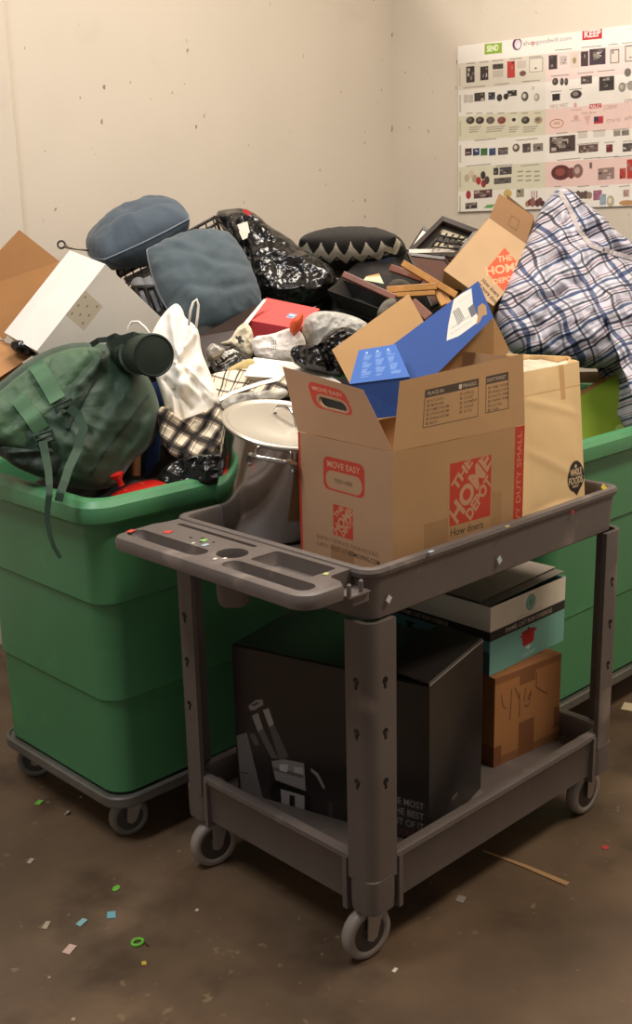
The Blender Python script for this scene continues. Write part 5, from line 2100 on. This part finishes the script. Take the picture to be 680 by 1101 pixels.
for k in range(3):
    for j in range(22):
        x0 = 12 + 19 * k
        wdt = 6 + (j * 7 + k * 5) % 8
        if (j + k) % 7 != 6:
            A.rect(x0, 12 + 2.2 * j, x0 + wdt, 12.9 + 2.2 * j, '7f9fd4')
    A.rect(14 + 19 * k, 7, 18 + 19 * k, 10, 'a9c0e4')
mb = MB()
sheet(mb, P(386, 376.5, 2.44), P(425.5, 370, 2.47), P(441, 405, 2.41), P(376, 413, 2.38), 0.005, A)
mb.build('flap', m_card, bs)
mb = MB()
sheet(mb, P(376, 413, 2.382), P(441, 405, 2.412), P(441, 446, 2.43), P(386, 452, 2.40), 0.005, None, col='26509c')
mb.build('printed_panel', m_card, bs)

# checked laundry bag
m_tarp = plaid_mat('checked laundry bag', [(0, 'dfdde2'), (0.22, '8d8d98'), (0.28, 'dfdde2'), (0.34, '5a6a8c'), (0.46, 'dfdde2'), (0.66, '5d5d68'), (0.72, 'dfdde2'), (0.78, 'b9b9c0'), (0.9, 'dfdde2')],
                   [(0, 'd2d0d6'), (0.10, '3b3c4a'), (0.15, 'd2d0d6'), (0.20, '8e5a5a'), (0.23, 'd2d0d6'), (0.30, '2f3346'), (0.37, 'd2d0d6'), (0.44, '9a9aa2'), (0.50, 'dad8dc'), (0.62, '45597f'), (0.70, 'd2d0d6'), (0.76, '3b3c4a'), (0.79, 'd2d0d6'), (0.84, '9a6a66'), (0.87, 'd2d0d6')], 9.0, 10.0, rough=0.5, ang=-0.42, warp=0.07)
lb = thing('laundry_bag', 'large white and blue checked woven laundry bag slumped over the far bin', 'bag', P(640, 430, 3.42))
lp_ = Puff([(592, 210), (602, 205), (612, 207), (622, 222), (640, 232), (654, 250), (676, 264), (700, 282), (740, 310), (752, 380), (730, 440), (700, 470), (684, 468), (677, 458), (675, 440), (671, 414), (667, 398), (655, 394), (636, 396), (612, 392), (590, 386), (560, 384), (545, 372), (536, 352), (531, 336), (540, 312), (556, 282), (570, 252), (580, 228)],
           3.42, 0.14, grad=(-0.0003, -0.0014), c=(628, 334), p=0.55, N=190, R=46, rnd=1, back=0.6, wr=(('n', 0.024, 5), ('c', 0.016, 7), ('c', 0.010, 16), ('c', 0.004, 36)),
           folds=((604, 212, 628, 262, 7, -0.035), (628, 262, 690, 300, 8, -0.03), (600, 214, 590, 280, 6, 0.02), (590, 280, 556, 340, 8, 0.018), (618, 224, 660, 274, 6, 0.02), (600, 312, 560, 380, 6, -0.018), (640, 330, 620, 398, 7, 0.015), (610, 316, 580, 330, 5, -0.02), (680, 350, 660, 400, 7, -0.018)), seed=31)
lp_.build('bag_body', m_tarp, lb)
mb = MB()
ribbon(mb, [(602, 206), (612, 222), (622, 246), (636, 264), (660, 272), (690, 280)], 5, 0.004, lp_, 0.004)
mb.build('zip_tape', mat('pale web tape', 'a89f9e', 0.8), lb)

# lime box at the rim of the far bin
gx = thing('lime_box', 'lime green cardboard box with an open brown top, at the far bin rim', 'box', P(650, 470, 3.38))
g0, g1, g2, g3 = P(618, 430, 3.34), P(667, 400.5, 3.34), P(677, 462, 3.32), P(620, 482, 3.32)
A = Art(60, 60, '86a022')
A.ell(50, 55, 5, 4, 'b0c060')
mb = MB()
sheet(mb, g0, g1, g2, g3, 0.004, A)
bkv = FW * 0.14 + UP * 0.03
sheet(mb, g1, g1 + bkv, g2 + bkv, g2, 0.004, None, col='7f9a20')
sheet(mb, g0 + bkv, g0, g3, g3 + bkv, 0.004, None, col='7f9a20')
sheet(mb, g3, g2, g2 + bkv, g3 + bkv, 0.004, None, col='7f9a20')
mb.build('box_body', m_card, gx)
mb = MB()
sheet(mb, P(612, 400, 3.46), P(666, 399, 3.44), P(640, 411, 3.38), P(610, 411, 3.40), 0.004, None, col='a5803f')
mb.build('flap', m_card, gx)
mb = MB()
sheet(mb, P(640, 411, 3.375), P(666.5, 400.5, 3.355), P(618, 430, 3.355), P(606, 431, 3.36), 0.003, None, col='a77f44')
mb.build('flap', m_card, gx)
# ================================================================== the wall poster
p00, p01 = at_x(493, 50, XW - 0.004), at_x(493.5, 228, XW - 0.004)
p10, p11 = at_x(696, 25, XW - 0.004), at_x(696, 221, XW - 0.004)
A = Art(330, 300, 'e6dfd6', 1.3)
rp = random.Random(3)


def cx_(x, y):
    """from the 680 x 748 close-up of the poster to art cells"""
    u = (x - 45) / 690.0
    u = u * (1 + 0.17 * (1 - u))
    top = 120 - 0.118 * (x - 45)
    bot = 708 - 0.030 * (x - 45)
    return u * 330, (y - top) / (bot - top) * 300


def pq(x0, y0, x1, y1, c):
    A.poly([cx_(x0, y0), cx_(x1, y0 - 0.09 * (x1 - x0)), cx_(x1, y1 - 0.09 * (x1 - x0)), cx_(x0, y1)], c)


def pt_(s, x, y, h, c, w, b=0.0):
    X, Y = cx_(x, y)
    A.text(s, X, Y, h * 0.49, c, width=w * 0.478, bold=b)


bands = ((165, 258), (258, 350), (350, 436), (436, 530), (530, 618), (618, 708))
for k, (y0, y1) in enumerate(bands):
    lc_ = ('d0c8b8', 'e0dad0', 'd0cab2', 'e3ddd2', 'd2cdb6', 'e3ddd2')[k]
    rc_ = ('e0c8c2', 'e6dfd6', 'e4c6bd', 'e6dfd6', 'e2c2ba', 'e6dfd6')[k]
    u0, v0 = cx_(45, y0 + 15)
    v1 = cx_(45, y1 + 15)[1]
    A.rect(0, v0, 164.5, v1, lc_)
    A.rect(164.5, v0, 330, v1, rc_)
    A.rect(3, v0 + 8, 6, v1 - 8, 'b5ac9c')
pq(142, 112, 204, 148, '86a632')
pt_('SEND', 150, 138, 20, 'e8eccc', 46, 0.03)
pq(494, 62, 567, 99, 'b32a33')
pt_('KEEP', 502, 90, 22, 'f0d8d4', 56, 0.03)
X, Y = cx_(258, 112)
A.ell(X, Y, 8.5, 10.5, '5d2450')
A.ell(X + 1.2, Y + 0.5, 6, 8, 'd6c8cc')
A.ell(X + 2.2, Y + 2.5, 3.2, 5, 'e6dcdc')
pt_('sho', 280, 117, 15, '6d6268', 34)
pt_('p', 312, 114, 15, 'b03a3a', 12, 0.02)
pt_('goodwill.com', 326, 112, 15, '8d848a', 128)


def pic(x0, y0, x1, y1, c, n=5, light='b9aca4', frame_=None):
    if frame_:
        pq(x0 - 3, y0 - 3, x1 + 3, y1 + 3, frame_)
    pq(x0, y0, x1, y1, c)
    for _ in range(n):
        a = rp.uniform(x0, x1 - (x1 - x0) * 0.3)
        b = rp.uniform(y0, y1 - (y1 - y0) * 0.3)
        pq(a, b, a + (x1 - x0) * rp.uniform(0.12, 0.3), b + (y1 - y0) * rp.uniform(0.1, 0.3), rp.choice([light, '6d6058', '2c2524', '8d8078']))


def ob(x0, y0, x1, y1, c, lt=None):
    X0, Y0 = cx_(x0, y0)
    X1, Y1 = cx_(x1, y1 - 0.09 * (x1 - x0))
    A.ell((X0 + X1) / 2, (Y0 + Y1) / 2, abs(X1 - X0) / 2, abs(Y1 - Y0) / 2, c)
    if lt:
        A.ell((X0 + X1) / 2 - 1, (Y0 + Y1) / 2 - 1, abs(X1 - X0) / 4, abs(Y1 - Y0) / 4, lt)


def cap(x, y, w):
    pq(x, y, x + w, y + 3.2, '8d837a')


D = '3a302d'
# first row
for a in ((76, 190, 106, 246), (126, 190, 155, 238)):
    pic(*a, D, 6)
pic(170, 182, 208, 200, '4a413c', 2)
pq(170, 204, 208, 228, 'b9aea0')
pic(222, 172, 250, 230, 'b23a34', 2, 'd88a80')
pq(258, 170, 290, 196, 'c0b2a6')
ob(266, 205, 290, 224, '6d5048')
pic(304, 164, 348, 208, 'd5cdbf', 1, '6d6258', '9a8f82')
for x, w in ((78, 30), (124, 32), (168, 40), (232, 44), (300, 46)):
    cap(x, 178 - 0.1 * (x - 78), w)
pic(374, 154, 400, 198, '3a302d', 3, 'd0c4bc', '5d4f4a')
pic(412, 154, 438, 184, 'b5a7a0', 3)
pq(448, 142, 482, 196, 'd0bdb2')
ob(458, 158, 472, 180, '9c8660')
pic(488, 138, 516, 190, '453436', 5, '8d7a7c')
pic(520, 130, 580, 186, '40303a', 9, 'c4b6be')
pic(600, 134, 628, 176, 'd0c4b8', 1, D, D)
pic(656, 120, 690, 170, 'd0c4b8', 1, D, D)
for x, w in ((394, 62), (490, 76), (590, 38), (640, 46)):
    cap(x, 132 - 0.1 * (x - 394), w)
# second row
for x in (66, 84):
    pq(x, 288, x + 16, 316, 'b9b0a6')
pic(104, 282, 142, 312, '3d3635', 3)
pic(154, 280, 178, 306, '2f2f3d', 3, '7d8296')
ob(184, 286, 204, 312, '3a3332')
ob(208, 284, 226, 306, '2c2826')
pic(222, 274, 256, 294, '2f2a28', 2)
ob(272, 278, 298, 312, '5a534c', 'c9c0b2')
ob(318, 284, 338, 312, '9d9588', 'cfc6b8')
ob(310, 258, 320, 272, 'c0b6a6')
for x, w in ((66, 78), (176, 52), (276, 64)):
    cap(x, 262 - 0.1 * (x - 66), w)
for x in (384, 412, 428):
    ob(x, 230, x + 22 if x == 384 else x + 14, 256, '3d3231', '6d605a')
pic(488, 224, 530, 252, '4d4340', 4)
pic(556, 226, 612, 276, '3a322f', 8, '9d9288')
ob(650, 196, 676, 226, '6d6661')
pic(384, 286, 412, 310, '2c2424', 0)
ob(450, 274, 492, 304, '3a302e', '8d8078')
ob(628, 246, 656, 280, '8d857c', 'b9b0a6')
ob(660, 240, 690, 274, '9d958a')
for x, w in ((380, 66), (476, 60), (548, 66), (636, 40), (378, 40), (446, 46)):
    cap(x, 222 - 0.1 * (x - 380) + (54 if w in (40, 46) else 0), w)
# third row
for x, c in ((74, '3a2e2b'), (108, '2d2826'), (146, '5d4c45'), (186, '8a3030'), (232, 'd5cdbd'), (272, '2f2c24'), (318, 'a08a74')):
    ob(x, 366, x + 30, 392, c, '6d5f58' if c != 'd5cdbd' else '3a302c')
    cap(x, 352, 24)
for x, w in ((84, 44), (146, 68), (228, 36), (278, 54)):
    for r_ in range(3):
        cap(x, 402 + 8 * r_, w - 6 * r_)
for s, x, y, w, h in (('NINE WEST', 376, 336, 66, 13), ('J.CREW', 572, 340, 46, 13), ('ESPRIT', 652, 316, 40, 11), ('UNDER ARMOUR', 452, 346, 38, 6), ('Eddie Bauer', 492, 358, 52, 9), ('STATE', 584, 386, 46, 10), ('APT. 9', 650, 380, 40, 13), ('NAUTICA', 452, 384, 34, 6)):
    pt_(s, x, y, h, 'b08d86', w, 0.01)
pq(520, 322, 564, 338, 'b23038')
pt_('RELIC', 524, 335, 10, 'f0d0cc', 34, 0.02)
X, Y = cx_(400, 390)
A.ell(X, Y, 12, 8, 'b06a3c')
A.ell(X, Y, 10.5, 6.5, 'e6c9bc')
pt_('UGG', 388, 394, 10, '9a5a34', 24, 0.02)
pq(536, 366, 571, 392, 'b02c3a')
pq(536, 366, 553, 384, '3c3048')
ob(462, 360, 480, 380, 'd0a098')
ob(462, 316, 474, 334, 'd0a098')
X, Y = cx_(512, 380)
A.poly([(X - 6, Y - 8), (X + 6, Y - 9), (X + 1, Y + 8)], 'd6a89e')
# fourth row
for x, c in ((70, '4a3034'), (98, '2f3a5d'), (126, '2f6a38'), (156, '34466d')):
    pic(x, 478, x + 24, 504, c, 2, 'c0c8d0')
pic(188, 476, 224, 502, '57504b', 4)
ob(240, 462, 266, 492, '5d4a44', 'd0c4b6')
pic(276, 462, 306, 494, '4d403c', 3)
pic(314, 462, 350, 490, '7d746a', 2)
for x, w in ((104, 78), (252, 80)):
    cap(x, 448, w)
pic(374, 438, 468, 496, '4a3a36', 16, 'b9a89e')
pq(478, 420, 512, 444, 'c9c0b4')
pq(534, 418, 578, 440, 'd0c8bc')
pic(480, 468, 552, 496, '5d463f', 10, 'b09c8e')
pic(582, 466, 606, 494, '6d2028', 2)
pic(610, 416, 636, 436, '8d8378', 2)
pic(640, 414, 668, 434, '7d746a', 2)
pic(644, 462, 690, 492, '4a4240', 5)
for x, w in ((398, 42), (474, 40), (532, 48), (606, 60), (476, 80), (576, 38), (644, 44)):
    cap(x, 424 - 0.06 * (x - 398) + (44 if w in (80, 38, 44) else 0), w)
# fifth row
for x, y, c in ((68, 570, 'b5a68c'), (84, 556, 'c9baa0'), (96, 572, 'a8967c'), (110, 580, 'a02f30'), (126, 560, '3a2c28'), (128, 590, '8d2c2c'), (140, 578, '4a3a34')):
    ob(x, y, x + 18, y + 30, c)
pic(172, 548, 190, 574, '3a3434', 1)
pic(194, 546, 238, 574, '4a4444', 3)
pic(174, 586, 236, 608, '5d5753', 5)
for x in (258, 288, 318):
    for y in (560, 576, 592):
        pq(x, y, x + 20, y + 5, '8d8676')
for x, w in ((74, 90), (180, 60), (270, 66)):
    cap(x, 540, w)
ob(380, 540, 450, 598, '5d2c2c', '8d4a42')
ob(440, 548, 466, 590, '6d3a34')
ob(458, 536, 496, 588, '7d5f58', 'b5988c')
pq(520, 530, 530, 552, '6d5a54')
pic(552, 552, 612, 594, '8d746c', 8, 'c9b0a6')
pic(632, 552, 656, 590, 'a83a30', 2, 'd07a68')
pic(660, 520, 690, 590, 'b03a2c', 3, 'd07a68')
for x, w in ((402, 84), (498, 60), (552, 76), (612, 70)):
    cap(x, 520 - 0.05 * (x - 402), w)
# sixth row
ob(74, 630, 92, 662, 'a02c38')
pic(102, 630, 168, 660, '5d3a3c', 8, 'b09094')
pic(72, 676, 114, 698, '3d3230', 5)
A.poly([cx_(136, 694), cx_(150, 682), cx_(178, 680), cx_(166, 694)], '5d9d5a')
ob(208, 626, 238, 660, 'c9a864')
pic(254, 626, 282, 656, '8d8a6d', 4)
for k in range(7):
    ob(286 + 9 * k, 668 - 6 * (k % 3), 304 + 9 * k, 692 - 4 * (k % 2), rp.choice(['6d3a3a', '8d5a50', '4a3030', 'a07a5c']))
for k in range(3):
    pq(308 + 9 * k, 632, 312 + 9 * k, 660, 'a0707a')
pic(534, 632, 566, 668, '9d5a78', 3)
pic(558, 646, 582, 686, '8da0b0', 3)
ob(584, 650, 612, 694, 'b0a48c', 'd6ccb8')
pic(646, 630, 668, 656, 'b08d84', 3)
ob(630, 668, 690, 692, 'b58a5c')
for k in range(6):
    ob(440 + 14 * k, 632 + 4 * (k % 2), 460 + 14 * k, 664, rp.choice(['3a302d', '5d4a44', '8d7a6c']))
for x, w in ((392, 24), (476, 44), (560, 30), (630, 40)):
    cap(x, 616, w)
po = thing('wall_poster', 'large printed sorting poster with rows of small product pictures, taped to the right wall', 'poster', (p01 + p11) / 2)
mb = MB()
sheet(mb, p00, p10, p11, p01, 0.0015, A, disp=lambda a, b: 0.002 + 0.0035 * (0.5 + 0.5 * math.sin(7 * b + 1.2)) * (1 - a) ** 2)
mb.build('poster_paper', m_print, po, smooth='all')

# ================================================================== litter and stickers
m_lit = {}


def lmat(c):
    if c not in m_lit:
        m_lit[c] = mat('litter ' + c, c, 0.6, var=0.05)
    return m_lit[c]


def scrap(name, label, cat, c, x, y, w, h, ang, group, z=0.0008, n=4, e1=None, e2=None, nrm=None, o=None, curl=0.0):
    """a small flat piece lying on a surface"""
    o = at_z(x, y, z) if o is None else np.asarray(o, float)
    e1 = np.array([1.0, 0, 0]) if e1 is None else e1
    e2 = np.array([0, 1.0, 0]) if e2 is None else e2
    nrm = np.cross(e1, e2) if nrm is None else nrm
    ca, sa = math.cos(ang), math.sin(ang)
    pts = []
    if n == 4:
        base = [(-w / 2, -h / 2), (w / 2, -h / 2 * 0.8), (w / 2 * 0.9, h / 2), (-w / 2, h / 2 * 0.9)]
    else:
        base = [(w / 2 * math.cos(2 * math.pi * i / n), h / 2 * math.sin(2 * math.pi * i / n)) for i in range(n)]
    for i, (a, b) in enumerate(base):
        pts.append(o + e1 * (a * ca - b * sa) + e2 * (a * sa + b * ca) + nrm * curl * (1 if i in (1, 2) else 0))
    mb = MB()
    mb.loops([pts, [p + nrm * 0.0007 for p in pts]])
    ob_ = mb.build(name, lmat(c))
    tag(ob_, label, cat, group)
    return ob_


G = 'paper scraps on the floor'
Z = 0.0
for nm, lab, c, x, y, w, h, a, n in (
        ('sticker', 'green sticker scrap on the floor nearest the left bin caster, left of the shadow', '6fb83c', 42, 863, 0.020, 0.016, 0.3, 4),
        ('paper_scrap', 'small cream paper scrap alone at the left edge of the floor', 'b9a893', 33, 926, 0.018, 0.012, 0.4, 4),
        ('sticker', 'rounded green sticker on the floor midway below the bin caster', '6fb83c', 125, 955, 0.024, 0.016, 0.5, 10),
        ('sticker', 'teal sticker scrap on the floor, the upper right one of the blue pair', '6aa5ae', 120, 984, 0.022, 0.020, 0.9, 4),
        ('sticker', 'pale teal sticker scrap on the floor, the lower left one of the blue pair', '7fa9aa', 88, 992, 0.024, 0.016, 0.2, 4),
        ('paper_scrap', 'folded tan paper scrap on the floor left of the blue scraps', 'ab9a82', 50, 995, 0.024, 0.012, 0.6, 4),
        ('paper_scrap', 'pinkish paper square on the floor, lowest large scrap at the left', 'c9a99a', 75, 1021, 0.028, 0.020, 0.35, 4),
        ('sticker', 'tiny yellow scrap on the floor below the green ring', 'd2b43c', 155, 1035.5, 0.012, 0.010, 1.0, 4),
        ('paper_scrap', 'tiny white speck of paper on the floor between green ring and cart caster', 'd8cfc2', 212, 978.5, 0.008, 0.007, 0.2, 4),
        ('paper_scrap', 'tiny white speck of paper on the floor just left of the bin caster', 'd0c6b8', 87, 857, 0.007, 0.006, 0.2, 4),
        ('paper_scrap', 'grey crumpled scrap on the floor in the shadow below the right side of the cart', '8b8078', 496, 967, 0.022, 0.020, 0.2, 4),
        ('sticker', 'round red sticker on the floor far right of the cart', 'b33a34', 651, 911, 0.019, 0.017, 0.2, 12),
        ('paper_scrap', 'tiny white scrap on the floor right beside the near cart caster', 'd5ccbc', 425, 1043, 0.014, 0.008, 0.2, 4),
        ('paper_scrap', 'cream paper scrap on the floor at the foot of the far green bin', 'd6c79f', 676, 760, 0.05, 0.035, 0.3, 4),
        ('paper_scrap', 'tiny beige speck of paper on the floor at the lower left', 'a08e78', 53, 1051, 0.007, 0.006, 0.2, 4),
        ('paper_scrap', 'tiny beige speck of paper on the floor at the bottom edge', 'a08e78', 79, 1096, 0.009, 0.008, 0.6, 4)):
    scrap(nm, lab, 'sticker' if nm == 'sticker' else 'paper', c, x, y, w, h, a, G, n=n, curl=0.002 if n == 4 and w > 0.015 else 0.0)
# green ring with a short string
o_ = at_z(148, 1013, 0.0025)
rg = thing('plastic_ring', 'lime green plastic ring with a short dark string, on the floor at lower left', 'ring', o_)
mb = MB()
mb.tube([o_ + np.array([0.012 * math.cos(k), 0.010 * math.sin(k), 0]) for k in np.linspace(0, 2 * math.pi, 24, endpoint=False)], 0.0034, 8, closed=True)
mb.build('ring', lmat('6fc23c'), rg, smooth='all')
mb = MB()
mb.tube([at_z(152, 1013, 0.002), at_z(156, 1014, 0.002), at_z(160, 1017, 0.002)], 0.0014, 6)
mb.build('string', lmat('3a2c20'), rg, smooth='all')
# foil wrapper
fo = Puff([(68, 876), (72, 872), (76, 870), (75, 874), (70, 878)], float((at_z(72, 874, 0.004) - C) @ FW), 0.004, N=30, R=6, wr=(('c', 0.003, 60),))
tag(fo.build('candy_wrapper', mat('foil', 'a59a8c', 0.3, metal=0.6)), 'crumpled foil wrapper in the shadow in front of the left bin', 'wrapper')
# cardboard strip
mb = MB()
s0, s1 = at_z(520, 915, 0.001), at_z(611, 951, 0.001)
t_ = (s1 - s0) / np.linalg.norm(s1 - s0)
n_ = np.array([-t_[1], t_[0], 0])
up1 = np.array([0, 0, 0.0016])
k0, k1, mid_ = 0.003, 0.008, (s0 + s1) / 2 + n_ * 0.004
mb.loops([[s0 - n_ * k0, s0 + n_ * k0, s0 + n_ * k0 + up1, s0 - n_ * k0 + up1], [mid_ - n_ * 0.006, mid_ + n_ * 0.006, mid_ + n_ * 0.006 + up1, mid_ - n_ * 0.006 + up1], [s1 - n_ * k1, s1 + n_ * k1, s1 + n_ * k1 + up1, s1 - n_ * k1 + up1]])
tag(mb.build('cardboard_strip', lmat('a9845a')), 'long thin strip of torn cardboard on the floor, right of the cart', 'cardboard')

# stickers on the cart
XA, YA, ZA = np.array([1.0, 0, 0]), np.array([0, 1.0, 0]), np.array([0, 0, 1.0])
G2 = 'stickers on the cart'
for lab, c, x, y, w, h, a in (('red sticker at the far left corner of the cart handle', 'c04030', 141, 571, 0.020, 0.014, 0.3), ('red sticker on the cart handle beside the four small holes', 'b8382e', 181, 572, 0.020, 0.018, 0.2),
                              ('green sticker on the cart handle between the long groove and the cup hole', '86b860', 219.5, 581, 0.016, 0.012, 0.2), ('pale blue sticker on the cart handle just below the green one', '9fb6bf', 221, 586, 0.016, 0.010, 0.0),
                              ('white sticker scrap at the rim of the cup hole, left one', 'cfc8bc', 231.5, 601, 0.010, 0.008, 0.4), ('white sticker scrap at the rim of the cup hole, right one', 'cfc8bc', 242, 600.5, 0.010, 0.007, 0.4),
                              ('yellow-green sticker on the handle beside the square parts bin', 'b7b86a', 351, 617, 0.012, 0.010, 0.3), ('white sticker scrap on the handle above the pale blue sticker', 'c9c2b6', 208, 584, 0.010, 0.006, 0.2)):
    scrap('sticker', lab, 'sticker', c, x, y, w, h, a, G2, z=0.8384)
for lab, c, x, y, w, h, ang in (('white diamond sticker on the cart tray side above the near post', 'cfc8be', 418.5, 644, 0.013, 0.013, 0.785), ('pale arrow-shaped sticker on the long side of the cart top', 'b9c4c0', 537.5, 602, 0.012, 0.016, 0.5)):
    o_ = at_y(x, y, 0.0025)
    scrap('sticker', lab, 'sticker', c, x, y, w, h, ang, G2, o=o_, e1=XA, e2=ZA, nrm=-YA)
scrap('sticker', 'small red sticker on the cart rim below the paper bag', 'sticker', 'b23a38', 616, 550, 0.010, 0.011, 0.2, G2, o=at_y(616, 550.5, -0.0015), e1=XA, e2=ZA, nrm=-YA, n=8)
scrap('sticker', 'yellow sticker inside the far corner of the cart top', 'sticker', 'b5a232', 650, 525, 0.018, 0.016, 0.4, G2, o=at_y(650, 526, 0.012) + np.array([0, 0, 0.003]), e1=XA, e2=(YA * 0.6 + ZA * 0.8))
scrap('sticker', 'pale blue sticker on the cart rim below the moving box corner', 'sticker', 'a9bfc6', 464, 593, 0.014, 0.007, 0.0, G2, z=0.8445)
scrap('sticker', 'yellow sticker scrap on the cart rim below the red stripe of the moving box', 'sticker', 'b9ac5c', 546, 566, 0.012, 0.006, 0.0, G2, z=0.8445)

# ================================================================== light
def area(name, loc, rot, sx, sy, e, col):
    l = bpy.data.lights.new(name, 'AREA')
    l.shape = 'RECTANGLE'
    l.size, l.size_y = sx, sy
    l.energy = e
    l.color = col
    o = bpy.data.objects.new(name, l)
    COL.objects.link(o)
    o.location = loc
    o.rotation_euler = rot
    return o


WARM = (1.0, 0.90, 0.79)
area('ceiling_lamp', (0.9, 0.9, 3.2), (0, 0, 0), 1.2, 0.5, 43, WARM)
area('ceiling_lamp', (-1.2, 0.6, 3.2), (0, 0, 0), 1.2, 0.5, 36, (0.97, 0.97, 1.0))
area('ceiling_lamp', (1.2, -1.2, 3.2), (0, 0, 0), 1.2, 0.5, 52, WARM)
sl = bpy.data.lights.new('wall_spot', 'SPOT')
sl.energy = 165
sl.color = (1.0, 0.93, 0.84)
sl.spot_size = math.radians(38.5)
sl.spot_blend = 0.05
sl.shadow_soft_size = 0.05
so = bpy.data.objects.new('wall_spot', sl)
COL.objects.link(so)
so.location = (0.6, -0.6, 3.1)
tgt_ = Vector((XW, 0.77, 2.80))
so.rotation_euler = (tgt_ - so.location).to_track_quat('-Z', 'Y').to_euler()
w_ = bpy.data.worlds.new('room light')
SC.world = w_
w_.use_nodes = True
w_.node_tree.nodes['Background'].inputs['Color'].default_value = (1.0, 0.93, 0.88, 1)
w_.node_tree.nodes['Background'].inputs['Strength'].default_value = 0.26
SC.view_settings.view_transform = 'Standard'
SC.view_settings.look = 'None'
SC.view_settings.gamma = 1.0
SC.view_settings.exposure = 0.28
SC.view_settings.use_curve_mapping = False
SC.cycles.use_denoising = True
